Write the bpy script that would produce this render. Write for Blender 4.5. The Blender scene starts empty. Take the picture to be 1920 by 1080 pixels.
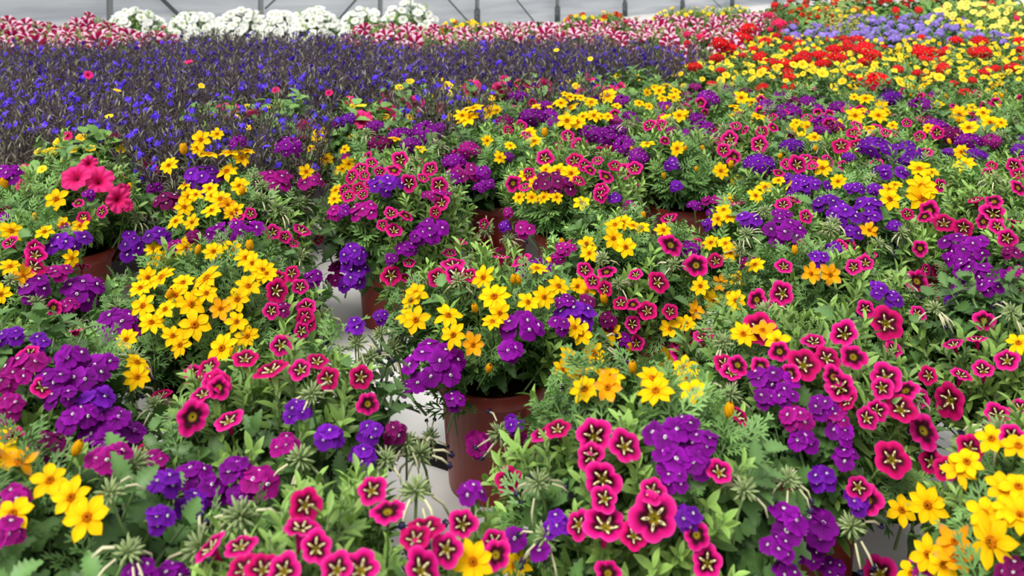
import bpy, math, random
import numpy as np
from mathutils import Matrix, Vector

PI = math.pi
C = bpy.context.scene.collection
rnd = random.Random(7)
rng = np.random.default_rng(11)
F_PX, CAM_H, HOR = 1800.0, 0.61, -90.0

def lin(r, g, b):
    f = lambda c: (c / 255 / 12.92) if c / 255 <= .04045 else ((c / 255 + .055) / 1.055) ** 2.4
    return np.array([f(r), f(g), f(b)])

# ------------------------------------------------------------------ view geometry
def ray(px, py):
    return np.array([(px - 960) / F_PX, 1.0, -(py - HOR) / F_PX])
CAM = np.array([0, 0, CAM_H])
def at_depth(px, py, d):
    return CAM + ray(px, py) * d
def pix(p):
    return (960 + p[..., 0] / p[..., 1] * F_PX, HOR + (CAM_H - p[..., 2]) / p[..., 1] * F_PX)

# ------------------------------------------------------------------ shapes: (verts, triangles, colours)
def rot_z(a):
    c, s = math.cos(a), math.sin(a); return np.array([[c, -s, 0], [s, c, 0], [0, 0, 1.]])
def rot_x(a):
    c, s = math.cos(a), math.sin(a); return np.array([[1, 0, 0], [0, c, -s], [0, s, c]])
def rot_y(a):
    c, s = math.cos(a), math.sin(a); return np.array([[c, 0, s], [0, 1, 0], [-s, 0, c]])
def xf(p, R=None, t=(0, 0, 0), s=1.0):
    V = p[0] * s
    if R is not None: V = V @ R.T
    return (V + np.asarray(t, float), p[1], p[2])
def join(ps):
    ps = [p for p in ps if p is not None and len(p[0])]
    if not ps: return None
    off = np.cumsum([0] + [len(p[0]) for p in ps[:-1]])
    return (np.concatenate([p[0] for p in ps]), np.concatenate([p[1] + o for p, o in zip(ps, off)]), np.concatenate([p[2] for p in ps]))
def tint(p, c):
    return (p[0], p[1], p[2] * np.asarray(c))
def grid_faces(nu, nv, wrap=False):
    f = []
    m = nv if wrap else nv - 1
    for i in range(nu - 1):
        for j in range(m):
            a, b = i * nv + j, i * nv + (j + 1) % nv
            c, d = a + nv, b + nv
            f += [(a, b, d), (a, d, c)]
    return np.array(f, dtype=np.int64)
def grid(rows, cols_of=None, wrap=False):
    """rows: list of lists of points"""
    nu, nv = len(rows), len(rows[0])
    V = np.array([p for r in rows for p in r], float)
    Cc = np.array(cols_of) if cols_of is not None else np.ones((len(V), 3))
    return (V, grid_faces(nu, nv, wrap), Cc)
def tube(path, radii, col, n=6, cap=True):
    path = np.asarray(path, float); rows = []
    for i, p in enumerate(path):
        t = path[min(i + 1, len(path) - 1)] - path[max(i - 1, 0)]
        t = t / (np.linalg.norm(t) + 1e-9)
        a = np.cross(t, [0, 0, 1.0]) if abs(t[2]) < .95 else np.cross(t, [1.0, 0, 0])
        a /= np.linalg.norm(a); b = np.cross(t, a)
        r = radii[i] if hasattr(radii, '__len__') else radii
        rows.append([p + r * (math.cos(2 * PI * k / n) * a + math.sin(2 * PI * k / n) * b) for k in range(n)])
    if cap:
        rows.append([path[-1]] * n)
    V = grid(rows, None, True)
    return (V[0], V[1], np.tile(np.asarray(col, float), (len(V[0]), 1)))
def blob(rx, ry, rz, col, nu=5, nv=8, bump=0.0, col2=None):
    rows, cs = [], []
    for i in range(nu + 1):
        th = PI * i / nu
        row = []
        for j in range(nv):
            ph = 2 * PI * (j + .5 * (i % 2)) / nv
            k = 1 + bump * (1 if (i + j) % 2 else -1)
            row.append((rx * k * math.sin(th) * math.cos(ph), ry * k * math.sin(th) * math.sin(ph), rz * math.cos(th)))
            cs.append(col if col2 is None or (i + j) % 2 else col2)
        rows.append(row)
    return grid(rows, cs, True)
def leaf(L, W, col, st=5, fold=.25, droop=.25, tooth=0.0, base=.12, peak=.55, col_mid=None):
    """a blade along +Y, upper side +Z"""
    rows, cs = [], []
    for i in range(st):
        u = i / (st - 1)
        w = W / 2 * (base * (1 - u) + (math.sin(PI * min(1, u ** (math.log(.5) / math.log(peak)))) ** .8 if 0 < u < 1 else 0))
        if u == 1: w = 0.0004
        if tooth and 0 < u < 1: w *= 1 + tooth * (1 if i % 2 else -1)
        y = L * u; z = -droop * L * u * u
        if tooth and i % 2: y += L * .04
        rows.append([(-w, y, z + fold * w), (0, L * u, z), (w, y, z + fold * w)])
        m = col if col_mid is None else col_mid
        cs += [col, m, col]
    return grid(rows, cs)

# ------------------------------------------------------------------ mesh building
def mat_slot_mesh(name, p, mat, smooth=True):
    me = bpy.data.meshes.new(name)
    V, Fc, Cc = p
    nV, nF = len(V), len(Fc)
    me.vertices.add(nV); me.vertices.foreach_set('co', V.astype(np.float32).ravel())
    me.loops.add(nF * 3); me.loops.foreach_set('vertex_index', Fc.astype(np.int32).ravel())
    me.polygons.add(nF)
    me.polygons.foreach_set('loop_start', np.arange(0, nF * 3, 3, dtype=np.int32))
    me.polygons.foreach_set('use_smooth', np.full(nF, smooth))
    a = me.color_attributes.new('tone', 'FLOAT_COLOR', 'POINT')
    a.data.foreach_set('color', np.concatenate([Cc, np.ones((nV, 1))], 1).astype(np.float32).ravel())
    me.update(calc_edges=True)
    me.materials.append(mat)
    return me
def scatter(protos, R, t, s, gain=None):
    """many copies of protos merged: R (k,3,3) t (k,3) s (k,)"""
    out = []
    k = len(t)
    if k == 0: return None
    pick = rng.integers(0, len(protos), k)
    for i, p in enumerate(protos):
        m = pick == i
        if not m.any(): continue
        n = m.sum()
        V = np.einsum('kij,vj->kvi', R[m] * s[m][:, None, None], p[0]) + t[m][:, None, :]
        Fc = p[1][None] + (np.arange(n) * len(p[0]))[:, None, None]
        g = np.ones((n, 3)) if gain is None else gain[m]
        Cc = p[2][None] * g[:, None, :]
        out.append((V.reshape(-1, 3), Fc.reshape(-1, 3), Cc.reshape(-1, 3)))
    return join(out)
def frames(n, spin):
    """rotation matrices whose +Z is n (k,3), spun"""
    n = n / np.linalg.norm(n, axis=1, keepdims=True)
    ref = np.where(np.abs(n[:, 2:3]) < .98, np.array([[0, 0, 1.0]]), np.array([[1.0, 0, 0]]))
    x = np.cross(ref, n); x /= np.linalg.norm(x, axis=1, keepdims=True)
    y = np.cross(n, x)
    c, s = np.cos(spin)[:, None], np.sin(spin)[:, None]
    return np.stack([x * c + y * s, -x * s + y * c, n], axis=2)

def new_obj(name, me, parent=None, loc=(0, 0, 0), R=None, s=1.0):
    o = bpy.data.objects.new(name, me)
    C.objects.link(o)
    if parent is not None: o.parent = parent
    if R is None:
        o.location = loc; o.scale = (s, s, s)
    else:
        m = np.eye(4); m[:3, :3] = np.asarray(R) * s; m[:3, 3] = loc
        o.matrix_basis = Matrix(m.tolist())
    return o
def thing(name, label, cat, loc, group=None):
    o = bpy.data.objects.new(name, None); C.objects.link(o)
    o.empty_display_size = .05
    o.location = loc; o['label'] = label; o['category'] = cat
    if group: o['group'] = group
    return o
def struct(name, me):
    o = new_obj(name, me); o['kind'] = 'structure'; return o

# ------------------------------------------------------------------ materials
def node_mat(name):
    m = bpy.data.materials.new(name); m.use_nodes = True
    nt = m.node_tree; nt.nodes.clear()
    out = nt.nodes.new('ShaderNodeOutputMaterial')
    return m, nt, out
def organic(name, rough, spec, transl, jitter=.12, sheen=0.0, coat=0.0):
    m, nt, out = node_mat(name)
    N = nt.nodes.new; L = nt.links.new
    at = N('ShaderNodeAttribute'); at.attribute_name = 'tone'
    oi = N('ShaderNodeObjectInfo')
    mr = N('ShaderNodeMapRange'); mr.inputs['To Min'].default_value = 1 - jitter; mr.inputs['To Max'].default_value = 1 + jitter
    L(oi.outputs['Random'], mr.inputs['Value'])
    tc = N('ShaderNodeTexCoord'); nz = N('ShaderNodeTexNoise'); nz.inputs['Scale'].default_value = 90
    L(tc.outputs['Object'], nz.inputs['Vector'])
    mr2 = N('ShaderNodeMapRange'); mr2.inputs['To Min'].default_value = .86; mr2.inputs['To Max'].default_value = 1.14
    L(nz.outputs['Fac'], mr2.inputs['Value'])
    mu = N('ShaderNodeMath'); mu.operation = 'MULTIPLY'
    L(mr.outputs[0], mu.inputs[0]); L(mr2.outputs[0], mu.inputs[1])
    vm = N('ShaderNodeVectorMath'); vm.operation = 'SCALE'
    L(at.outputs['Color'], vm.inputs[0]); L(mu.outputs[0], vm.inputs['Scale'])
    b = N('ShaderNodeBsdfPrincipled')
    L(vm.outputs[0], b.inputs['Base Color'])
    b.inputs['Roughness'].default_value = rough
    b.inputs['Specular IOR Level'].default_value = spec
    if sheen: b.inputs['Sheen Weight'].default_value = sheen
    if transl:
        tr = N('ShaderNodeBsdfTranslucent'); L(vm.outputs[0], tr.inputs['Color'])
        mx = N('ShaderNodeMixShader'); mx.inputs[0].default_value = transl
        L(b.outputs[0], mx.inputs[1]); L(tr.outputs[0], mx.inputs[2]); L(mx.outputs[0], out.inputs[0])
    else:
        L(b.outputs[0], out.inputs[0])
    return m
M_LEAF = organic('leaf', .48, .4, .12, .16)
M_PETAL = organic('petal', .7, .10, .22, .10)
M_VERB = organic('velvet_petal', .65, .12, .12, .16)
M_DARK = organic('bronze_leaf', .55, .35, .12, .22)
def plain(name, col, rough=.5, spec=.5, noise=None, metal=0.0):
    m, nt, out = node_mat(name)
    N = nt.nodes.new; L = nt.links.new
    b = N('ShaderNodeBsdfPrincipled')
    b.inputs['Roughness'].default_value = rough; b.inputs['Specular IOR Level'].default_value = spec
    b.inputs['Metallic'].default_value = metal
    if noise:
        sc, c2, c1 = noise
        tc = N('ShaderNodeTexCoord'); nz = N('ShaderNodeTexNoise'); nz.inputs['Scale'].default_value = sc
        nz.inputs['Detail'].default_value = 8
        L(tc.outputs['Object'], nz.inputs['Vector'])
        cr = N('ShaderNodeValToRGB'); cr.color_ramp.elements[0].color = (*c1, 1); cr.color_ramp.elements[1].color = (*c2, 1)
        cr.color_ramp.elements[0].position = .3; cr.color_ramp.elements[1].position = .7
        L(nz.outputs['Fac'], cr.inputs[0]); L(cr.outputs[0], b.inputs['Base Color'])
    else:
        b.inputs['Base Color'].default_value = (*col, 1)
    L(b.outputs[0], out.inputs[0])
    return m
M_POT = plain('terracotta_plastic', None, .38, .5, (9, lin(140, 46, 28), lin(122, 36, 22)))
M_SOIL = plain('potting_soil', None, .95, .1, (120, lin(70, 52, 40), lin(28, 20, 15)))
M_FLOOR = plain('pale_concrete', None, .8, .2, (7, lin(226, 224, 220), lin(200, 198, 194)))
M_GREY = plain('grey_strip', None, .8, .2, (9, lin(128, 126, 124), lin(100, 99, 98)))
M_SEAM = plain('dark_joint', lin(28, 26, 25), .9, .1)
M_STEEL = plain('galvanised_steel', lin(150, 155, 158), .45, .5, None, .55)
M_SLEEVE = plain('dark_steel', lin(84, 90, 94), .5, .5, None, .3)

# ------------------------------------------------------------------ flower shapes (local +Z faces out)
def radial_flower(R, lobes, notch, cup, colf, nr=6, na=None, ruffle=0.0, sharp=.5, seed=0, tube_len=0.0, tube_col=None, r0=.06):
    na = na or lobes * 8
    q = random.Random(seed)
    ph = q.random() * 6
    amps = [1 + q.uniform(-.11, .09) for _ in range(lobes)]
    rows, cs = [], []
    for i in range(nr + 1):
        u = r0 + (1 - r0) * i / nr
        for_row = []
        for j in range(na):
            a = 2 * PI * j / na
            c = abs(math.cos(lobes * a / 2))
            k = int(((a + PI / lobes) % (2 * PI)) / (2 * PI / lobes)) % lobes
            Rm = R * (1 - notch * (1 - c ** sharp)) * amps[k]
            r = Rm * u if u > .45 else R * u * (1 - notch * .3 * (1 - c ** sharp) * u / .45)
            z = -cup * R * (1 - u) ** 2.2 + ruffle * R * u * u * math.sin(lobes * 2 * a + ph) - .10 * R * max(0, u - .6) * 2.5
            for_row.append((r * math.cos(a), r * math.sin(a), z))
            cs.append(colf(u, a, c))
        rows.append(for_row)
    ps = [grid(rows, cs, True)]
    if tube_len:
        zb = -cup * R * (1 - r0) ** 2.2
        ps.append(tube([(0, 0, zb * .55), (0, 0, zb - tube_len * .5), (0, 0, zb - tube_len)], [R * .34, R * .17, R * .09], tube_col, 8))
        # green calyx
        g = lin(96, 128, 62)
        for k in range(5):
            a = 2 * PI * k / 5
            ps.append(xf(leaf(R * .5, R * .16, g, 4, .3, -.2), rot_z(a) @ rot_x(1.1), (0, 0, zb - tube_len)))
        ps.append(tube([(0, 0, zb - tube_len), (0, 0, zb - tube_len - .02), (.003, 0, zb - tube_len - .035)], [.0012, .001, .001], g, 5))
    return join(ps)
def mixc(a, b, t):
    t = min(1, max(0, t)); return a * (1 - t) + b * t

def calib_shape(edge, rim, heart, throat, seed=0, R=.0150, cup=.42, ruf=.03):
    def colf(u, a, c):
        if u < .16: return throat
        if u < .3: return mixc(throat, heart, (u - .16) / .1)
        v = .47 + .10 * c
        k = mixc(heart, edge, (u - v) / .22)
        return mixc(k, rim, (u - .84) / .2)
    return radial_flower(R, 5, .24, cup, colf, 8, 45, ruf, .55, seed, .012, edge * .75)
def star_shape(R=.0150, col=None):
    ps = []
    for k in range(5):
        a = 2 * PI * k / 5
        q = blob(R * .22, R * .068, R * .06, col, 4, 6)
        ps.append(xf(q, rot_z(a) @ rot_y(-.42), (R * .34 * math.cos(a), R * .34 * math.sin(a), -R * .15)))
    ps.append(xf(blob(R * .10, R * .10, R * .08, lin(150, 140, 30), 4, 6), None, (0, 0, -R * .33)))
    return join(ps)
def bidens_shape(n, seed, R=.0205, wilt=False):
    q = random.Random(seed); ps = []
    for k in range(n):
        a = 2 * PI * (k + q.uniform(-.14, .14)) / n
        L = R * q.uniform(.86, 1.05); W = R * q.uniform(.46, .58) * (6.5 / n) ** .5
        rise = q.uniform(.05, .30) if not wilt else q.uniform(-.3, .9)
        dr = q.uniform(.15, .38) if not wilt else q.uniform(-.8, .9)
        rows, cs = [], []
        S = 7
        for i in range(S):
            u = i / (S - 1)
            w = W / 2 * (.22 + .78 * math.sin(PI * min(1, u * .80 + .02)) if u < .6 else (.22 + .78 * .999) * (1 - ((u - .6) / .4) ** 1.35))
            if u == 1: w = W * .02
            y = L * (.10 + .90 * u); z = L * (rise * u - dr * u * u)
            row = []
            for j in range(5):
                s_ = (j - 2) / 2
                row.append((w * s_, y - (L * .03 if abs(s_) == 1 and u > .9 else 0), z + W * (.10 * s_ * s_ - (.035 if j in (1, 3) else 0))))
                base = lin(247, 176, 2); tip = lin(255, 207, 8)
                c = mixc(base, tip, u * 2.2)
                if wilt: c = mixc(lin(250, 172, 14), lin(216, 164, 110), max(0, u - .72) * 4)
                if j in (1, 3): c = c * .93
                cs.append(c)
            rows.append(row)
        ps.append(xf(grid(rows, cs), rot_z(a)))
    g = lin(92, 126, 62)
    ps.append(xf(blob(R * .2, R * .2, R * .16, g, 4, 8), None, (0, 0, -R * .16)))
    for k in range(8):
        ps.append(xf(leaf(R * .36, R * .10, g, 3, .2, .1), rot_z(2 * PI * k / 8) @ rot_x(-.2), (0, 0, -R * .15)))
    ps.append(tube([(0, 0, -R * .2), (0, .002, -.02), (0, .006, -.045)], [.0011, .0010, .0010], g, 5))
    return join(ps)
def disc_shape(R=.0205):
    ps = [xf(blob(R * .21, R * .21, R * .10, lin(214, 128, 10), 5, 10, .06, lin(176, 96, 6)), None, (0, 0, R * .03))]
    for k in range(13):
        r = R * .19 * math.sqrt((k + .5) / 13); a = k * 2.4
        ps.append(xf(blob(R * .035, R * .035, R * .07, lin(236, 160, 14), 3, 5), None, (r * math.cos(a), r * math.sin(a), R * .12 - r * r / R * .9)))
    return join(ps)
def bud_shape():
    ps = [xf(blob(.0048, .0048, .0085, lin(246, 186, 14), 6, 12, .07, lin(226, 150, 8)), None, (0, 0, .006))]
    g = lin(104, 132, 62)
    for k in range(7):
        ps.append(xf(leaf(.008, .0032, g, 4, .3, -.35), rot_z(2 * PI * k / 7) @ rot_x(.9), (0, 0, -.002)))
    ps.append(tube([(0, 0, 0), (0, .002, -.02), (0, .006, -.045)], [.0011, .001, .001], g, 5))
    return join(ps)
def floret_shape(c1, c2, seed, R=.0088, eye=True, far=False):
    NU, NV = (4, 3) if far else (5, 5)
    q = random.Random(seed); ps = []
    for k in range(5):
        a = 2 * PI * (k + q.uniform(-.08, .08)) / 5
        L = R * q.uniform(.92, 1.06); W = R * 1.22
        tilt = q.uniform(-.10, .12)
        rows, cs = [], []
        for i in range(NU):
            u = i / (NU - 1)
            row = []
            for j in range(NV):
                s_ = 2 * j / (NV - 1) - 1
                w = W / 2 * (.16 + .84 * math.sin(PI / 2 * min(1, u * 1.35)))
                y = L * (.06 + .94 * u)
                if u == 1: y -= L * (.10 * s_ * s_ * 1.4 + (.14 if s_ == 0 else 0)); w *= .86
                row.append((w * s_, y, L * (tilt * u - .16 * u * u) + .04 * R * s_ * s_ + (.03 * R if j % 2 else 0) * u))
                cs.append(mixc(c1 * .92, c2 * 1.12, u * u * 1.3 + q.uniform(-.2, .2)))
            rows.append(row)
        ps.append(xf(grid(rows, cs), rot_z(a)))
    if eye:
        ps.append(xf(blob(R * .19, R * .14, R * .08, lin(244, 236, 240), 3 if far else 4, 4 if far else 6), None, (0, 0, R * .10)))
    if not far: ps.append(tube([(0, 0, 0), (0, 0, -R * 1.4)], [R * .10, R * .07], c1 * .8 + lin(60, 80, 50) * .2, 5))
    return join(ps)
def fib_cap(n, cap, jit=0.0, q=None):
    out = []
    for k in range(n):
        z = 1 - (1 - math.cos(cap)) * (k + .5) / n
        a = k * 2.39996 + (q.uniform(-jit, jit) if q else 0)
        r = math.sqrt(max(0, 1 - z * z)); out.append((r * math.cos(a), r * math.sin(a), z))
    return np.array(out)
def stalk_shape(L, r=.0015, seed=0, core=.012):
    """stalk and green calyx tuft of a verbena head; head centre at origin"""
    q = random.Random(seed); g = lin(110, 140, 78)
    b = q.uniform(-.012, .012)
    ps = [tube([(0, 0, 0), (b * .3, 0, -L * .4), (b, .004, -L)], [r * 1.1, r, r], g, 6)]
    for d in fib_cap(12, 1.5):
        d = d * core * np.array([.75, .75, .45]) - np.array([0, 0, .006])
        ps.append(tube([np.array([0, 0, -.008]), d * .6, d], [.0012, .0015, .0008], g * q.uniform(.8, 1.2), 4))
    return join(ps)
def head_shape(floret_ps, n, a, b, seed, cap=1.75):
    q = random.Random(seed); D = fib_cap(n, cap, .25, q)
    ps = []
    for i, d in enumerate(D):
        nn = d + np.array([q.uniform(-.25, .25), q.uniform(-.25, .25), q.uniform(.1, .4)])
        R = frames(np.array([nn]), np.array([q.random() * 6]))[0]
        ps.append(xf(floret_ps[i % len(floret_ps)], R, (d[0] * a, d[1] * a, d[2] * b), q.uniform(.85, 1.1)))
    return join(ps)
def seed_head_shape(seed):
    q = random.Random(seed); g = lin(150, 168, 112); ps = []
    for d in fib_cap(34, 2.0, .3, q):
        k = q.uniform(.8, 1.15); L = .015 * k
        ps.append(tube([d * .004, d * L * .7, d * L], [.0011, .0016, .0004], g * q.uniform(.75, 1.15), 4))
    for k in range(6):
        a = q.random() * 6.28; w = lin(214, 208, 170)
        d = np.array([math.cos(a), math.sin(a), q.uniform(-.5, .3)])
        p1 = d * .014; p2 = d * .024 + np.array([0, 0, -.004]); p3 = d * .030 + np.array([0, 0, -.014])
        ps.append(tube([p1, p2, p3], [.0012, .0014, .0010], w, 5))
        if q.random() < .55:
            ps.append(xf(blob(.0035, .003, .004, lin(44, 34, 74), 4, 6, .25), rot_x(q.random()), p3))
    ps.append(tube([(0, 0, 0), (.002, 0, -.03), (.006, .004, -.065)], [.0016, .0015, .0015], lin(120, 148, 86), 6))
    return join(ps)
def petunia_shape(R, colf, seed, notch=.16, cup=.5, ruffle=.05, tube_col=None, na=50, nr=7):
    return radial_flower(R, 5, notch, cup, colf, nr, na, ruffle, .5, seed, R * .55, tube_col)

# ------------------------------------------------------------------ foliage shapes (growing up +Z from origin, height about .055)
def calib_shoot(seed, H=.055, st=5):
    q = random.Random(seed); ps = []
    for k in range(15):
        u = k / 14; a = k * 2.4 + q.uniform(-.3, .3)
        el = .15 + .95 * u + q.uniform(-.2, .2)
        L = (.024 - .010 * u) * q.uniform(.8, 1.15)
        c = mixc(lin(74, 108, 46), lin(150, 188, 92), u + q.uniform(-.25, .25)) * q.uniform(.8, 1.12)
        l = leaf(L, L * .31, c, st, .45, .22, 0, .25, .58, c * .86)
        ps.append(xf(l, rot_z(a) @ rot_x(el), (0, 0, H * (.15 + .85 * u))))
    ps.append(tube([(0, 0, -.02), (0, 0, H)], [.0013, .0009], lin(120, 146, 84), 4))
    return join(ps)
def verbena_shoot(seed, H=.055, st=13):
    q = random.Random(seed); ps = []
    for k in range(4):
        for s in (0, 1):
            u = k / 3; a = k * 1.57 + s * PI + q.uniform(-.3, .3)
            el = .1 + .55 * u + q.uniform(-.25, .25)
            L = (.031 - .011 * u) * q.uniform(.8, 1.1)
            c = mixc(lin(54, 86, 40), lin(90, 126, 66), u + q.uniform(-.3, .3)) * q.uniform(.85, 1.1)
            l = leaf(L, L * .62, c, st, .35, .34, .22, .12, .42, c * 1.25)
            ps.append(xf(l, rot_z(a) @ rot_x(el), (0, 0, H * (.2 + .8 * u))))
    ps.append(tube([(0, 0, -.02), (0, 0, H)], [.0016, .0012], lin(104, 132, 78), 5))
    return join(ps)
def feather(L, c, q, far=False):
    ps = []
    spots = [(.18, .9, .42), (.45, .75, .45), (.72, .6, .36), (1.0, 0, .36)]
    for y, ang, l in spots:
        for s in ((-1, 1) if ang else (0,)):
            a = -s * ang
            ll = L * l * q.uniform(.85, 1.1)
            lf = leaf(ll, L * (.12 if far else .085), c * q.uniform(.88, 1.12), 3, .3, .15)
            ps.append(xf(lf, rot_z(a), (0, L * y * .72, 0)))
            for t in () if far else (-1, 1):
                ps.append(xf(leaf(ll * .5, L * .06, c, 3, .3, .1), rot_z(a + t * .65), (-math.sin(a) * ll * .45, L * y * .72 + math.cos(a) * ll * .45, 0)))
    ps.append(xf(leaf(L * .75, L * .035, c * .9, 3, 0, 0), None, (0, 0, 0)))
    return join(ps)
def bidens_shoot(seed, H=.05, far=False):
    q = random.Random(seed); ps = []
    for k in range(8):
        u = k / 7; a = k * 2.4 + q.uniform(-.3, .3)
        el = .1 + .8 * u + q.uniform(-.25, .25)
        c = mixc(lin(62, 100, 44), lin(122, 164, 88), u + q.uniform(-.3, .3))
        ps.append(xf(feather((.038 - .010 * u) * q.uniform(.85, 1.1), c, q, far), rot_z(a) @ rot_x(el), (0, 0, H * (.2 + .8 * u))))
    ps.append(tube([(0, 0, -.02), (0, 0, H)], [.0011, .0008], lin(100, 132, 70), 4))
    return join(ps)
def lobelia_sprig(seed, H=.11, k_leaf=11, green=.3):
    q = random.Random(seed); ps = []
    b = q.uniform(-.02, .02), q.uniform(-.02, .02)
    cs = lin(74, 60, 62)
    ps.append(tube([(0, 0, -.02), (b[0] * .4, b[1] * .4, H * .5), (b[0], b[1], H)], [.0011, .0009, .0006], cs, 4))
    for k in range(k_leaf):
        u = (k + .5) / k_leaf; a = k * 2.4 + q.uniform(-.4, .4)
        c = mixc(lin(108, 92, 94), lin(130, 138, 104), green + q.uniform(-.4, .6)) * q.uniform(.55, 1.6)
        L = (.024 - .011 * u) * q.uniform(.8, 1.2)
        ps.append(xf(leaf(L, L * .19, c, 3, .4, .12), rot_z(a) @ rot_x(.5 + .5 * u + q.uniform(-.3, .3)), (b[0] * u * u, b[1] * u * u, H * u)))
    for k in range(3):
        a = q.random() * 6.28; u = q.uniform(.5, .9)
        p0 = np.array([b[0] * u * u, b[1] * u * u, H * u]); d = np.array([math.cos(a) * .5, math.sin(a) * .5, .85])
        ps.append(tube([p0, p0 + d * .022], [.0006, .0005], cs, 3))
        ps.append(xf(blob(.0016, .0016, .0024, lin(86, 66, 96), 3, 5), None, p0 + d * .022))
    return join(ps)
def lobelia_flower_shape(seed, R=.0075):
    q = random.Random(seed); ps = []
    for k, (a, L, W) in enumerate([(-.75, 1, .62), (0, 1.05, .66), (.75, 1, .62), (2.6, .6, .26), (-2.6, .6, .26)]):
        c = mixc(lin(70, 34, 208), lin(108, 72, 238), q.random())
        ps.append(xf(leaf(R * L, R * W, c, 4, -.15, .3, 0, .3, .6), rot_z(PI + a) @ rot_x(q.uniform(-.1, .2))))
    ps.append(xf(blob(R * .14, R * .12, R * .08, lin(222, 214, 240), 3, 5), None, (0, -R * .15, R * .06)))
    ps.append(tube([(0, 0, 0), (0, .001, -.008)], [.0012, .0008], lin(66, 40, 120), 4))
    return join(ps)
def round_leaf_shoot(seed, H=.06):
    q = random.Random(seed); ps = []
    for k in range(7):
        u = k / 6; a = k * 2.4 + q.uniform(-.3, .3)
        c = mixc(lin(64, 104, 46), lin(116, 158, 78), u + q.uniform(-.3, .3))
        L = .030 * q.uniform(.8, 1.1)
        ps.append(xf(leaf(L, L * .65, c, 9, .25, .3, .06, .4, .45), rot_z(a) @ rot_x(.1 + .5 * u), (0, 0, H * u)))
    return join(ps)

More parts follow.
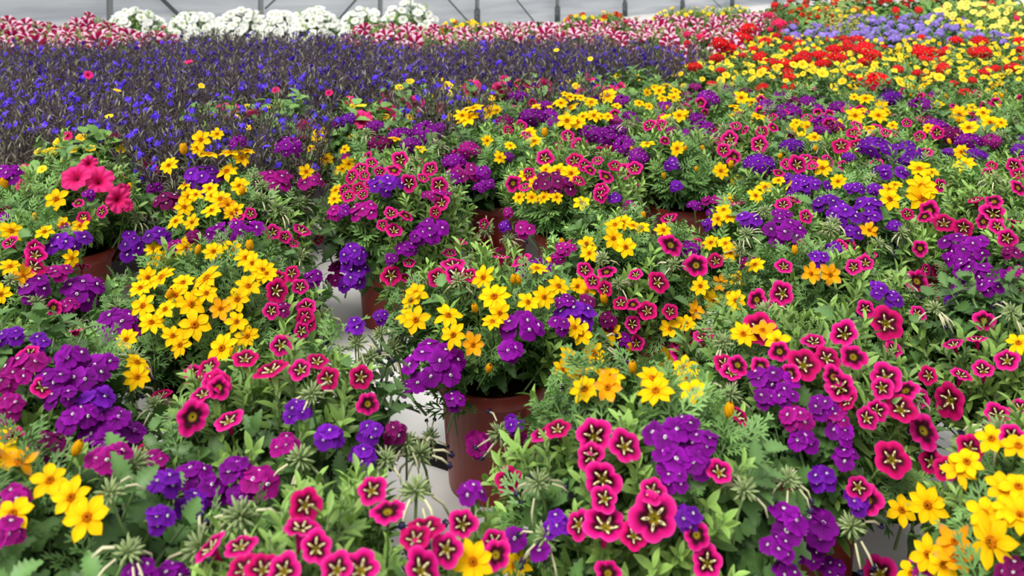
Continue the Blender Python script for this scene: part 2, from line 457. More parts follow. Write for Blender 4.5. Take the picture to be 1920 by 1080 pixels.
# ------------------------------------------------------------------ what stands where: (kind: x, y, size) read in nine thirds of the view, three units per pixel
NOTES = """
@0 0
B 1130,785,110 1220,755,80 1110,835,80 1175,870,110 1295,860,120 1360,890,100 1390,850,70 1275,965,130 950,930,100 1040,1040,80 1180,1060,110 1345,1045,120 1795,755,100 1835,895,90 1720,965,90 1905,960,60 1890,1070,60 1745,835,50
b 40,1045,60 1035,860,60 1890,720,40
Y 330,800,70 290,850,70 410,840,60 505,830,80 775,870,50 375,905,60 235,950,60 1215,630,60 1300,610,60 1400,600,60 1500,605,50 1190,635,40 660,505,30 615,650,40 1135,480,40 1180,625,40
P 420,990,160 560,1010,160 815,950,150 500,920,90 150,950,70 630,780,70 700,815,50 1550,505,40 1850,520,40 690,1075,80 640,775,60 380,765,50 1235,605,50 500,420,30 1060,345,30
V 55,965,130,100 1145,985,190,150 1630,800,160,130 1550,1000,180,120 1340,770,120,80 1890,670,60,100 870,1050,100,60
m 1750,1010,120,80
@1 0
B 745,610,110 715,665,130 835,630,90 680,650,90 880,620,50 1095,605,60 1165,590,60 1235,580,80 1290,610,110 1270,680,120 1330,690,90 1405,575,80 1420,650,90 1360,655,70 1500,540,110 1460,655,60 1550,595,60 1675,580,70 1790,510,80 1870,550,80 1720,520,40 1880,515,60 1500,655,50 1760,490,50 1900,650,90 1805,555,60 1345,550,60 1290,545,60 1260,530,50 1055,750,100 1085,795,100 820,790,60 890,885,75 40,920,80 5,950,60 20,840,50 1150,955,70 1220,960,110 1290,975,110 1090,1030,90 1720,810,90 1890,835,90 445,840,40 1730,600,50 950,820,50 1030,990,50
b 1145,765,50 1815,1000,35
Y 385,455,60 590,480,90 600,545,70 690,550,60 1270,455,50 1320,480,60 1360,455,50 560,450,40 600,510,60 1245,475,40 110,590,70 60,600,50 720,565,40 1400,330,30 1210,280,30
P 1010,470,70 920,450,60 260,530,60 560,600,80 240,580,60 1400,445,50 40,565,60 1340,510,60 1570,490,60 500,655,60 1060,470,60 1390,430,40 540,640,50 340,575,50
V 190,690,120,60 220,790,150,90 330,740,150,80 480,730,160,150 400,790,120,80 555,690,60,70 720,820,120,90 640,890,130,100 680,960,180,100 620,1000,100,60 800,960,70,60 30,650,80,100 990,520,100,60 920,670,100,80 1080,640,170,80 1170,640,100,110 1150,575,110,40 1580,550,90,80 1620,640,80,60 1830,600,130,80 1410,730,150,80 1500,760,180,130 1590,800,120,120 1670,860,100,110 1560,710,100,60 1660,670,60,60 1860,720,80,60 940,860,70,50 790,1045,100,50 820,1030,80,40 20,870,50,60
v 1860,920,80,60 1880,1040,80,70 250,1030,190,100
m 1540,660,70,40
d 1200,1020,200,140
C 140,890,70 170,915,60 330,895,90 110,945,80 55,990,80 130,985,60 295,955,80 430,905,70 215,965,50 380,1030,90 500,950,80 550,1040,100 100,1060,80 160,1035,70 460,1000,60 20,1070,50 1145,885,90 1340,820,90 1310,900,90 1275,760,70 1225,820,40 1460,855,60 1505,850,60 1490,990,85 1440,900,60 1540,930,70 1370,930,70 1600,960,90 1650,945,80 965,1030,85 1050,975,70 1030,1050,70 1335,1015,70 1460,1065,90 1730,700,70 1800,700,60 1800,660,60 1820,790,50 940,730,50 1010,710,70 1400,955,60 1075,575,40
@2 0
B 10,640,60 330,550,90 290,600,70 390,575,60 440,545,50 320,640,70 285,655,60 425,655,80 700,715,95 615,730,70 640,690,50 965,545,50 1030,555,90 1120,610,90 970,650,100 1100,650,100 1010,620,50 1150,630,60 1180,705,60 1555,645,110 1625,605,60 1690,635,90 1730,690,100 1790,690,70 1610,720,110 1440,590,60 215,960,90 785,945,110 875,1020,90 465,1055,120 540,1015,80 640,1040,140 1585,925,120 1345,1050,180 1330,950,130 1570,855,90 1400,970,60 1195,1040,80 1160,1065,80 1380,720,50
b 270,940,45 10,845,30 75,960,30 745,845,30
V 140,540,120,110 110,700,130,70 150,755,100,80 470,595,110,110 550,530,100,60 590,615,140,110 700,560,100,80 760,600,90,60 900,600,150,80 800,670,140,80 860,690,90,60 780,710,90,50 1340,580,140,90 1430,690,130,80 1640,690,120,80 1500,740,150,90 1610,770,140,80 1740,770,100,80 1380,650,60,40 20,730,40,60
v 1170,540,140,70 1650,850,130,60 1090,810,190,110 1250,860,180,160 1170,960,170,70 430,900,160,110 610,800,140,70 650,1000,150,50 720,1030,180,60 1080,1060,100,60 970,1050,120,50 1500,835,80,40 1890,820,80,80 1900,770,60,60 940,860,60,40
m 70,470,70,40
C 100,575,60 265,780,90 430,810,90 445,740,60 510,715,60 290,880,70 230,845,70 280,910,60 125,635,50 960,745,70 1085,725,70 1190,745,50 1145,745,60 890,815,90 980,815,80 1435,745,70 1365,850,80 1330,765,60 1215,645,50 1260,690,50 1700,600,60 820,900,70 650,925,100 590,920,70 740,895,70 730,930,50 700,660,60 980,700,60 1720,975,70 1860,930,80 1890,975,80 1740,930,40 1900,890,50 1890,1055,100 1450,1040,80 540,970,60 900,930,40 300,705,60 350,730,50 1760,575,50
R 200,250,150,70 330,215,140,60 240,275,150,60 460,240,100,50 370,165,120,60 190,330,130,40 330,315,60,30 440,330,120,70 490,360,150,40 580,280,100,60 570,360,90,60 660,340,150,50 680,320,100,60 590,225,80,30 450,395,90,40 770,320,150,50 780,365,120,50 850,290,150,60 860,330,150,50 930,270,100,60 1020,275,120,80 1050,310,150,60 1020,350,120,40 970,225,120,40 900,220,60,40 1210,230,120,60 1340,300,140,80 1420,350,120,60 1450,390,90,80 1530,230,100,40 1660,240,120,70 1680,300,120,80 1630,300,100,60 1890,240,100,50 1480,290,80,60 1840,385,120,50 1680,415,80,40 1310,415,70,40 1200,395,80,50 1090,450,160,70 1010,470,100,60 1080,500,120,50 265,520,80,60 445,500,100,50 590,500,100,50 1580,535,100,60 1615,455,60,40 1510,475,60,30 60,380,100,50 20,245,60,30 210,400,80,30 160,480,80,30
K 540,140,110,60 480,90,80,40 90,210,70,40 20,200,60,40
y 240,440,60 210,470,60 380,460,60 890,475,60 845,510,60 780,430,80 900,420,60 1170,350,60 1210,300,80 1435,455,70 1325,520,60 1450,540,70 1570,465,60 725,390,50 620,380,60 1070,385,50 250,385,80 430,430,70 520,400,60 205,500,50 670,380,70 1220,480,80 1270,505,60 930,400,50
@0 1
B 315,40,150 60,220,160 250,225,90 350,180,50 450,190,110 400,370,90 55,420,130 5,575,40 1060,25,110 1100,15,90 1240,40,140 1190,20,100 1190,105,120 1035,85,130 990,165,120 1080,170,80 1300,120,100 1330,100,70 1880,40,60 860,320,40 1045,315,140 910,385,130 1200,335,120 1240,280,60 1310,320,120 1380,370,90 910,480,170 1030,510,120 1165,485,200 1475,440,160 1395,530,160 1500,460,100 830,480,70 790,540,120 1335,605,160 1075,630,180 805,640,160 930,660,110 850,735,160 1095,750,210 1330,730,140 1390,810,130 1250,880,190 710,830,100 770,960,120 770,1040,100 1015,860,70 970,810,60 1420,400,80 870,420,70 990,580,110 1160,570,100
o 125,470,80 1280,70,60 1240,655,60
b 195,155,40 1360,10,50 1110,345,40 945,330,40 1410,325,60 950,590,50
V 35,130,70,60 500,10,60,50 400,270,250,140 340,200,130,60 880,240,150,110 1320,210,330,150 980,300,90,40 200,520,170,180 330,440,150,100 470,540,230,200 390,630,100,80 650,740,260,240 60,800,170,100 400,920,200,150 560,960,200,150 500,1040,250,150 150,960,280,150 60,1040,200,120 300,1040,220,130 1760,470,110,90 1885,470,100,180
v 740,290,140,180 225,840,120,90
m 1890,110,120,90
d 940,40,170,120 1090,240,80,80 1590,650,80,70
P 670,40,140 720,80,60
C 50,280,90 205,320,130 200,350,120 200,410,140 470,140,70 570,110,60 440,60,50 1535,225,90 1605,250,60 1650,285,40 1790,265,70 1410,120,70 1335,135,70 1560,555,130 1570,480,60 1640,455,80 1690,530,80 1725,640,110 1715,700,90 1700,780,90 1730,740,70 1530,665,50 300,650,60 1580,860,80 1785,945,80 1170,980,90 1090,1020,60 1200,1040,80 1240,1065,140 1840,1050,80 1690,995,50 160,900,90
c 1700,210,110 1520,985,200 1380,930,140
S 60,500,110 205,620,120 430,750,110 1690,360,90 740,480,80 1560,350,60
@1 1
B 800,480,150 420,570,150 390,610,100 420,720,170 370,700,80 600,695,170 630,805,160 860,590,190 890,680,130 850,730,90 1050,620,140 1140,590,140 1220,530,150 1330,530,120 1380,560,100 1100,430,60 1180,400,70 1395,345,120 1380,290,70 1530,260,130 1600,310,140 1540,185,120 1590,170,80 1640,190,100 1690,200,80 1810,215,90 1350,800,150 1310,760,80 1420,910,160 1520,790,140 1280,930,110 1240,1000,70 1360,1040,200 1830,970,200 1750,1050,160 1510,1040,60 1850,770,130 1900,750,60 1350,60,110 1070,30,80 1140,30,70 1000,30,70 1210,30,60
o 740,860,150
b 1000,510,50 965,510,50 755,670,35 1480,620,60 1620,890,60 1640,1010,40
V 130,90,180,130 20,100,60,100 520,200,190,160 450,240,150,100 370,310,130,90 280,370,80,50 540,10,180,60 510,960,360,300 1010,740,260,170 950,880,130,130 1320,680,250,180 1260,610,130,80 1230,740,120,100 1600,960,70,80 1590,830,60,60
v 60,350,170,140 80,440,170,180 30,510,100,100 85,740,100,80 220,690,70,50 920,185,80,50 1540,30,80,60
m 1030,200,120,100 940,110,60,30 1260,310,130,70 1220,360,60,90 1620,75,80,60
d 1380,610,100,60 1500,720,90,120
C 280,115,90 365,130,90 230,185,60 530,115,70 630,400,140 540,480,110 450,490,90 640,460,110 610,340,80 1015,375,130 360,480,60 720,465,50 1370,435,100 1415,500,90 1480,545,90 1655,460,85 1785,505,120 1855,295,140 1720,665,110 1570,620,100 1640,630,60 1850,670,70 1640,740,100 1890,885,80 1460,15,90 1660,850,60 110,1040,120 40,20,80 120,10,70 560,60,100 1900,850,60 800,180,60
c 300,210,110 840,310,130 675,275,70 280,465,120 380,395,50 1490,445,110 1840,140,100 900,360,70
S 90,850,150 220,800,120 820,210,120 940,270,100 1560,520,100 1870,410,100 660,500,60 170,930,110 1470,380,70
@2 1
B 265,45,90 255,140,110 230,100,80 200,150,80 410,20,60 1165,40,150 1340,35,180 160,285,70 240,290,100 270,340,70 410,410,110 310,490,120 100,530,120 170,610,140 300,610,100 20,740,100 340,800,140 530,840,120 10,990,60 30,1050,100 1890,850,90
o 1050,215,110 215,510,110 70,670,110 720,460,100 830,465,140 450,780,90
b 630,345,35
V 70,70,90,40 170,110,80,50 150,170,90,70 370,150,150,110 570,210,240,200 560,120,120,70 1590,290,290,170 1540,370,180,100 1670,440,340,120 1580,520,150,110 1720,520,150,100 500,1040,330,130 1880,440,80,60
v 820,60,200,110 900,120,220,130 1050,60,150,120 1060,130,120,90 960,220,120,90 1190,185,80,70 760,360,120,80 850,310,100,40 1190,590,100,80 1100,540,60,60
m 180,40,150,60
d 1850,330,120,80 380,390,130,70
C 565,65,100 630,40,60 695,135,70 75,290,70 75,410,140 185,385,100 570,415,100 660,310,80 890,300,80 1030,395,100 960,420,60 1335,315,95 1385,105,130 1360,135,90 1470,170,120 1580,200,110 1750,110,140 1690,165,90 1770,190,90 1825,260,110 1265,120,60 1440,440,90 1370,440,60 1320,500,140 1415,575,120 415,605,120 555,570,140 520,640,80 435,765,180 735,830,130 545,895,110 905,790,160 1150,735,180 1030,660,90 1325,680,90 960,925,150 815,930,140 680,965,180 600,1020,120 240,960,130 310,970,100 275,1010,70 30,820,70 1140,1040,180 850,1040,130 1570,1020,110 1820,940,140 1380,1030,100 440,980,110 5,880,60
c 945,325,100 1060,350,60 1860,155,70 1750,50,110 110,810,90 1690,990,130 1520,850,110 1190,880,100 1650,820,90 1640,40,90
S 360,240,120 1230,230,100 1420,660,120 1850,680,100 460,110,80 320,330,70 1100,290,80 230,850,80
@0 2
V 60,110,160,160 350,60,200,120 530,80,220,150 450,170,250,150 620,200,250,170 560,300,260,160 720,270,200,170 620,410,260,170 1080,500,220,170 930,540,180,160 1180,600,180,180 1080,660,180,150 900,740,170,120 1330,470,180,160 1460,540,230,200 790,1050,190,120 970,1060,220,80 1360,620,150,100
v 1670,140,170,100 1850,290,150,150
m 880,430,140,80 1600,330,160,100 70,640,150,180 40,820,100,170
B 20,310,90 280,545,230 490,750,260 400,640,100 5,400,40 70,730,40
o 100,440,130
b 420,390,60
C 1080,185,190 1230,20,130 1140,50,90 240,10,70 1720,680,150 1780,910,190 1370,1030,180 1590,1050,190 1480,1030,120 1890,1040,90 80,320,50
c 1280,195,170 910,50,80 1170,910,200 1350,900,170 1700,790,200
S 1690,420,200 1760,60,170 620,620,150 720,950,120 870,120,120
@1 2
V 640,80,110,120 170,260,150,80 740,600,150,110 1830,280,250,200 1850,420,220,200 1880,520,160,90 370,20,60,80
v 130,400,130,170 970,220,70,70 1200,780,150,100
m 770,330,140,150
d 310,260,140,130 1000,320,100,120
p 980,900,170,170 1150,1000,150,160
B 1370,30,180 1770,40,220 740,1000,220 980,1020,130
o 1500,20,70
C 1420,280,210 1600,345,190 1400,400,160 1465,545,210 940,540,160 1480,640,120 1330,790,150 1490,780,260 1760,750,270 1750,600,130 1650,850,100 110,1030,230 460,1040,230 870,960,130 1500,1060,150 150,110,60 170,590,70 855,870,80 590,930,90
c 460,800,250 680,780,130 410,860,120 260,710,200 1215,245,60
S 890,280,170 1110,560,180 370,330,150 500,300,80 1150,860,120 250,430,130
@2 2
V 460,60,130,110 570,50,150,110 640,180,190,130 790,120,170,120 880,180,130,110 890,270,150,130 680,310,140,140 920,400,130,150 20,220,120,120 120,310,190,130 60,420,180,190 600,760,230,220 760,790,220,220 540,910,200,140 720,950,180,100 590,1060,100,60 840,1030,150,80
v 790,520,170,130 980,650,140,80 20,740,70,60
m 1350,1020,140,70
d 1850,1040,140,80
B 60,40,130 1740,310,120 1600,440,150 1550,480,120 1890,350,100 1890,580,200 1800,590,120 1230,710,150 1380,680,230 1740,890,330 1700,730,150 1850,700,150 1900,740,120 1380,960,90 1470,1020,130 1290,1070,80
o 1530,890,150 1530,990,80
b 255,175,80
C 880,10,180 920,90,100 1120,20,120 1250,30,170 1230,135,180 1100,150,110 1330,80,80 1490,90,200 1890,130,70 1360,260,200 1180,420,190 1400,440,140 1860,290,100 140,1000,180 80,850,140 1040,650,180 1110,1070,200 1040,190,80 1480,470,80 1620,360,60 990,580,120
c 1770,160,150 210,490,120
S 590,540,170 950,800,200 270,60,150 350,600,120
"""
def read_notes():
    out = []; ox = oy = 0
    for ln in NOTES.strip().splitlines():
        k, rest = ln.split(' ', 1)
        if k[0] == '@':
            ox, oy = int(k[1:]) * 640, int(rest) * 360; continue
        for tok in rest.split():
            v = [float(q) for q in tok.split(',')]
            out.append((k, ox + v[0] / 3, oy + v[1] / 3, v[2] / 3, (v[3] if len(v) > 3 else v[2]) / 3))
    return out

# ------------------------------------------------------------------ meshes shared by copies
MS = {}
def ms(key, shape, mat):
    MS[key] = mat_slot_mesh(key, shape, mat); return MS[key]

PINK, PRIM = lin(216, 8, 120), lin(236, 66, 164)
CAL = [ms('calibrachoa_flower', calib_shape(PINK, PRIM, lin(58, 2, 24), lin(150, 128, 20), s), M_PETAL) for s in range(3)]
CAL += [ms('calibrachoa_flower', calib_shape(PINK, PRIM, lin(58, 2, 24), lin(150, 128, 20), 8, cup=.85, ruf=.05), M_PETAL), ms('calibrachoa_flower', calib_shape(PINK, PRIM, lin(52, 2, 22), lin(150, 128, 20), 9, cup=.2, ruf=.07), M_PETAL)]
CAL += [ms('calibrachoa_flower', calib_shape(lin(196, 6, 92), lin(222, 34, 132), lin(70, 2, 28), lin(130, 110, 18), s), M_PETAL) for s in (5, 6)]
STAR = ms('throat_star', star_shape(col=lin(255, 244, 186)), M_PETAL)
BID = [ms('bidens_flower', bidens_shape(n, s), M_PETAL) for n, s in ((6, 1), (7, 2), (8, 3), (7, 4), (6, 5), (8, 6))]
BIDW = [ms('wilted_bidens_flower', bidens_shape(n, s, wilt=True), M_PETAL) for n, s in ((6, 11), (7, 12))]
DISC = ms('flower_disc', disc_shape(), M_PETAL)
BUD = ms('bidens_bud', bud_shape(), M_PETAL)
HUE = {'V': (lin(102, 2, 112), lin(130, 8, 144)), 'v': (lin(84, 4, 130), lin(114, 24, 164)), 'm': (lin(128, 4, 98), lin(160, 16, 128)),
       'd': (lin(92, 2, 68), lin(120, 8, 88)), 'R': (lin(200, 6, 14), lin(230, 22, 30)), 'K': (lin(206, 10, 66), lin(232, 40, 104)),
       'L': (lin(138, 110, 212), lin(172, 148, 232))}
FLS, FLO, HEADS = {}, {}, {}
for h, (c1, c2) in HUE.items():
    FLS[h] = [floret_shape(c1 * k, c2 * k, 10 * i + 3) for i, k in enumerate((.85, 1.0, 1.12))]
    if h in 'Vvmd':
        FLO[h] = [ms('floret', f, M_VERB) for f in FLS[h]]
    FAR_F = [floret_shape(c1 * k, c2 * k, 10 * i + 3, far=True) for i, k in enumerate((.85, 1.0, 1.12))]
    HEADS[h] = [ms('verbena_flower_head', join([head_shape(FAR_F, n, .021, .017, 20 + n), stalk_shape(.06, .0014, n)]), M_VERB) for n in (16, 20, 24)]
STALK = [ms('verbena_flower_head', stalk_shape(.075, .0016, s), M_LEAF) for s in range(3)]
SEED = [ms('spent_verbena_head', seed_head_shape(s), M_LEAF) for s in range(4)]
def petun(edge, mid, thr):
    return lambda u, a, c: mixc(thr, mixc(mid, edge, (u - .3) / .5), (u - .12) / .2) * (1 - .12 * (math.cos(25 * a) > .6))
def striped(w):
    cr, wh, dk = lin(150, 2, 66), lin(244, 200, 220), lin(58, 2, 30)
    def f(u, a, c):
        k = math.cos(5 * a)
        s = 1 if k > w else 0
        return mixc(dk, wh if s else cr, (u - .10) / .22)
    return f
PET = [ms('petunia_flower', petunia_shape(.036, petun(lin(240, 56, 136), lin(224, 22, 104), lin(150, 20, 60)), s, .2, .6, .11, tube_col=lin(220, 60, 120)), M_PETAL) for s in range(2)]
STRIPE = [ms('striped_petunia_flower', petunia_shape(.033, striped(w), s, .12, .45, .06, lin(200, 120, 150), 60, 5), M_PETAL) for s, w in ((1, .30), (2, .10), (3, .55), (4, .45))]
WHITE = [ms('white_petunia_flower', petunia_shape(.027, petun(lin(236, 238, 234), lin(234, 237, 226), lin(206, 208, 120)), s, .10, .38, .05, lin(225, 235, 200), 30, 5), M_PETAL) for s in range(2)]
LEMON = [ms('pale_yellow_petunia_flower', petunia_shape(.019, petun(lin(250, 236, 120), lin(248, 226, 84), lin(222, 170, 20)), s, .10, .38, .04, lin(220, 220, 120), 30, 4), M_PETAL) for s in range(2)]
YCAL = [ms('yellow_calibrachoa_flower', petunia_shape(.0135, petun(lin(255, 218, 54), lin(252, 208, 36), lin(232, 160, 14)), s, .14, .40, .06, lin(226, 190, 50), 30, 5), M_PETAL) for s in range(2)]
LOB = [ms('lobelia_flower', lobelia_flower_shape(s), M_PETAL) for s in range(3)]
CS = [calib_shoot(s) for s in range(5)]; VS = [verbena_shoot(s) for s in range(4)]; BS = [bidens_shoot(s) for s in range(4)]
CSF = [calib_shoot(s, st=4) for s in range(5)]; BSF = [bidens_shoot(s, far=True) for s in range(4)]; VSF = [verbena_shoot(s, st=7) for s in range(4)]
FARS = {id(CS): CSF, id(BS): BSF, id(VS): VSF}
LS = [lobelia_sprig(s, .105 + .01 * (s % 3)) for s in range(7)]
RS = [round_leaf_shoot(s) for s in range(3)]

def lathe(profile, n=40, col=(1, 1, 1)):
    rows = [[(r * math.cos(2 * PI * j / n), r * math.sin(2 * PI * j / n), z) for j in range(n)] for r, z in profile]
    return grid(rows, None, True)
POT = ms('pot', lathe([(.001, .002), (.049, .002), (.0515, .0), (.0525, .004), (.0610, .108), (.0640, .109), (.0655, .112), (.0660, .124), (.0650, .127), (.0632, .126), (.0625, .118), (.0600, .110), (.0560, .100)]), M_POT)
SOIL = ms('soil', (lambda g: (g[0] + np.array([0, 0, 1]) * np.random.default_rng(1).normal(0, .0012, (len(g[0]), 1)), g[1], g[2]))(lathe([(.0595, .108), (.045, .112), (.03, .113), (.015, .114), (.001, .115)], 24)), M_SOIL)

# ------------------------------------------------------------------ one dome of shoots
def dome_pts(n, R, rz, cz, cap, g):
    k = np.arange(n) + .5
    z = 1 - (1 - math.cos(cap)) * k / n
    a = k * 2.39996 + g.normal(0, .25, n)
    r = np.sqrt(np.maximum(0, 1 - z * z))
    D = np.stack([r * np.cos(a), r * np.sin(a), z], 1)
    D += g.normal(0, .06, D.shape); D /= np.linalg.norm(D, axis=1, keepdims=True)
    return D
FLW = []
def crowded(tips, reach=.10):
    # shoots that would grow into an open bloom, or right in front of its face
    if not FLW: return np.zeros(len(tips), bool)
    lo, hi = tips.min(0) - .16, tips.max(0) + .16
    A = FLW[0]; sel = ((A[:, :3] > lo) & (A[:, :3] < hi)).all(1); A = A[sel]
    bad = np.zeros(len(tips), bool)
    for f in A:
        v = CAM - f[:3]; v /= np.linalg.norm(v)
        w = tips - f[:3]; s = np.clip(w @ v, -.004, reach)
        bad |= np.linalg.norm(w - s[:, None] * v, axis=1) < f[3] * .95 + .007
    return bad
def shoots(kind, D, R, rz, cz, g, depth=0.0, lift=.6, size=1.0, P=None):
    n = len(D)
    if n == 0: return None
    surf = D * np.array([R, R, rz]) + np.array([0, 0, cz])
    ax = D * .75 + np.array([0, 0, lift]) + g.normal(0, .22, (n, 3))
    ax /= np.linalg.norm(ax, axis=1, keepdims=True)
    sc = g.uniform(.8, 1.2, n) * size
    tip = surf + ax * (g.normal(0, .009, n) - depth)[:, None]
    if P is not None:
        off = np.array([P['x'], P['y'], 0])
        for sink in (.022, .022):
            tip = tip - ax * (crowded(tip + off) * sink)[:, None]
    t = tip - ax * (.050 * sc)[:, None]
    gain = np.ones((n, 3)) * g.uniform(.8, 1.18, (n, 1)) * np.array([1, 1, 1])
    return scatter(kind, frames(ax, g.uniform(0, 6.28, n)), t, sc, gain)

def ell_hit(P, px, py):
    """where the sight line through a point meets a pot's dome; else the nearest pass"""
    S = np.array([P['R'], P['R'], P['rz']]); c = np.array([P['x'], P['y'], P['cz']])
    o = (CAM - c) / S; d = ray(px, py) / S
    A = d @ d; B = o @ d; Cq = o @ o - 1
    disc = B * B - A * Cq
    if disc > 0: return True, (-B - math.sqrt(disc)) / A, 0
    t = -B / A
    return False, t, np.linalg.norm(o + d * t) - 1

# ------------------------------------------------------------------ the mixed pots
TRIO, CLEAR = [], {}
def pot_at(key, x, y, label, R=.125, rz=.110, cz=.155, clear=False, takes='trio', cap=1.66):
    P = dict(key=key, x=x, y=y, R=R, rz=rz, cz=cz, label=label, clear=clear, takes=takes, fl=[], cap=cap)
    TRIO.append(P); return P
pot_at('A', -.020, 1.105, 'mixed pot whose bare terracotta side shows fully above the white floor', clear=True, rz=.100)
pot_at('D1', -.335, 1.10, 'mixed pot with the biggest dome of yellow star flowers, hanging over the white floor', R=.130, cap=1.45)
pot_at('P3', -.62, 1.19, 'mixed pot at the picture edge with pink trumpets stacked above a purple verbena head')
pot_at('P4', -.72, 1.57, 'mixed pot with rose petunias above it, terracotta corner showing beside a grey floor patch', clear=True, takes='all')
pot_at('P5', -.43, 1.48, 'mixed pot with an arc of yellow stars over purple verbena, behind the biggest yellow dome')
pot_at('P7', -.194, 1.59, 'mixed pot with violet verbena hanging low in front of a bare floor gap', cap=2.15)
pot_at('F1', -.198, .83, 'mixed pot with two lone open pink trumpets over light green shoots')
pot_at('F2', -.437, .87, 'mixed pot with the tallest purple verbena columns beside the bare white floor', R=.112)
pot_at('F3', -.11, .60, 'mixed pot of pink trumpets cut by the bottom edge of the picture')
pot_at('F4', -.33, .65, 'mixed pot in the bottom corner with two yellow stars and feathery green leaves')
pot_at('F5', .108, .765, 'mixed pot with a tower of pink trumpets beside one bright violet verbena head', R=.118)
pot_at('F6', .36, 1.10, 'mixed pot with a wide fan of pink trumpets around feathery green leaves')
pot_at('F7', .42, .68, 'mixed pot in the bottom corner full of large yellow star flowers')
pot_at('F8', .26, .90, 'mixed pot with loose purple verbena hanging down to a grey floor gap')
pot_at('R1', .70, 1.25, 'mixed pot with the broad purple verbena head on tall stalks at the picture edge', clear=True)
pot_at('R2', .53, .98, 'mixed pot of pink trumpets at the picture edge above the large yellow stars')
pot_at('R3', .52, 1.48, 'mixed pot with a dense violet verbena mound beside two yellow stars')
pot_at('R4', .76, 1.48, 'mixed pot of small pink trumpets beside the broad violet mound, at the picture edge')
pot_at('R5', .37, 1.36, 'mixed pot with a magenta purple verbena ball on a leaning stalk', R=.115)
pot_at('G1', .155, 1.28, 'mixed pot with a yellow cluster and pink trumpets, before the open terracotta rim', R=.112, rz=.100)
pot_at('B', .105, 1.67, 'mixed pot with green leaves over an open terracotta rim, dark verbena ball on top', clear=True)
pot_at('C', .33, 1.85, 'mixed pot with sparse leaves over a wide terracotta rim, small violet florets on top', clear=True)
pot_at('D', -.028, 1.88, 'mixed pot with a tall purple verbena column and dark red pot side showing', clear=True)

ORD = 'first second third fourth fifth sixth seventh eighth ninth tenth eleventh twelfth thirteenth fourteenth fifteenth sixteenth seventeenth eighteenth nineteenth twentieth'.split()
ORD += ['twenty-' + o for o in ORD[:9]] + ['thirtieth']
def lobelia_edge(px):           # where the lobelia ends towards the mixed pots: canopy line in the view
    return np.interp(px, [-300, 0, 300, 480, 640, 860, 1010, 1260, 1300], [330, 325, 292, 258, 222, 196, 178, 152, 110])
gq = np.random.default_rng(5)
rows = [('sixth', 1.66), ('fifth', 1.83), ('fourth', 2.0), ('third', 2.17), ('second', 2.34), ('first', 2.52)]
FILL = []
for r, (rn, d) in enumerate(rows):
    k = 0
    y = 1800 * .345 / d - 90
    for X in np.arange(-1.0, 1.75, .185):
        x = X + (.09 if r % 2 else 0) + gq.uniform(-.025, .025); yy = d + gq.uniform(-.03, .03)
        px = 960 + x / yy * 1800
        if px > 2080 or y > lobelia_edge(px) - 4 + 0 and False: continue
        if y < lobelia_edge(px): continue
        if min(math.hypot(x - P['x'], yy - P['y']) for P in TRIO) < .158: continue
        if math.hypot(x + .35, yy - 1.76) < .08 or math.hypot(x - .27, yy - 1.62) < .09: continue
        FILL.append((x, yy, '%s mixed purple, pink and yellow pot from the lobelia, %s row before the red verbena' % (ORD[k], rn)))
        k += 1
for i, (x, y, lb) in enumerate(FILL):
    pot_at('fill%d' % i, x, y, lb, R=.115, rz=.105, cz=.155)
for i, (x, y, lb) in enumerate([(-.80, 1.77, 'pot of rose petunias and small yellow flowers beside the lobelia, at the picture edge'),
        (-.645, 2.12, 'pot of small yellow flowers with green leaves showing through the lobelia'),
        (-.53, 2.22, 'pot of rose and yellow flowers beside the yellow pot inside the lobelia'), (-.35, 2.16, 'pot of pink petunias at the lobelia edge above purple verbena'),
        (-.26, 2.42, 'pot of small yellow flowers poking out of the lobelia centre'), (-.12, 2.40, 'pot of yellow and rose flowers at the lobelia edge behind a yellow star clump'),
        (.03, 2.52, 'pot with one large pink petunia above dark verbena at the lobelia edge'), (.20, 2.56, 'pot with a small yellow cluster and pinks near the end of the lobelia'),
        (.34, 2.70, 'pot of pink petunias at the end of the lobelia towards the red flowers')]):
    pot_at('mix%d' % i, x, y, lb, R=.11, rz=.12, cz=.155, takes='pet')

# red and yellow pots
RED = []
rowsR = [2.62, 2.82, 3.02, 3.22, 3.42, 3.64, 3.88, 4.1]
for r, d in enumerate(rowsR):
    k = 0
    y = 1800 * .345 / d - 90
    for X in np.arange(.2, 2.7, .205):
        x = X + (.1 if r % 2 else 0) + gq.uniform(-.03, .03); yy = d + gq.uniform(-.03, .03)
        px = 960 + x / yy * 1800
        if px > 2030 or px < np.interp(y, [55, 75, 100, 150, 170], [1440, 1390, 1290, 1285, 1300]): continue
        if min(math.hypot(x - P['x'], yy - P['y']) for P in TRIO) < .15: continue
        lb = '%s red verbena and yellow pot from the lobelia, %s row behind the purple mixed pots' % (ORD[k], ORD[r])
        RED.append(pot_at('red', x, yy, lb, R=.125, rz=.105, cz=.155, takes='red')); k += 1

# ------------------------------------------------------------------ give every noted flower its pot
TAKES = {'trio': set('BobVvmdCcSp'), 'all': set('BobVvmdCcSpPY'), 'pet': set('PY'), 'red': set('RKy')}
FAC = dict(B=1, o=1, b=1, V=1, C=1, P=1)
for k, px, py, w, h in read_notes():
    best = None
    for P in TRIO:
        if k not in TAKES[P['takes']]: continue
        hit, t, miss = ell_hit(P, px, py)
        key = (0, t) if hit else (1, miss)
        if best is None or key < best[0]: best = (key, P, t)
    (_, P, t) = best
    if best[0][0] == 1 and best[0][1] > 1.2: continue
    t += -.016 if P['takes'] != 'pet' else .03
    p = CAM + ray(px, py) * t
    P['fl'].append((k, p, w * t / F_PX, h * t / F_PX, py))

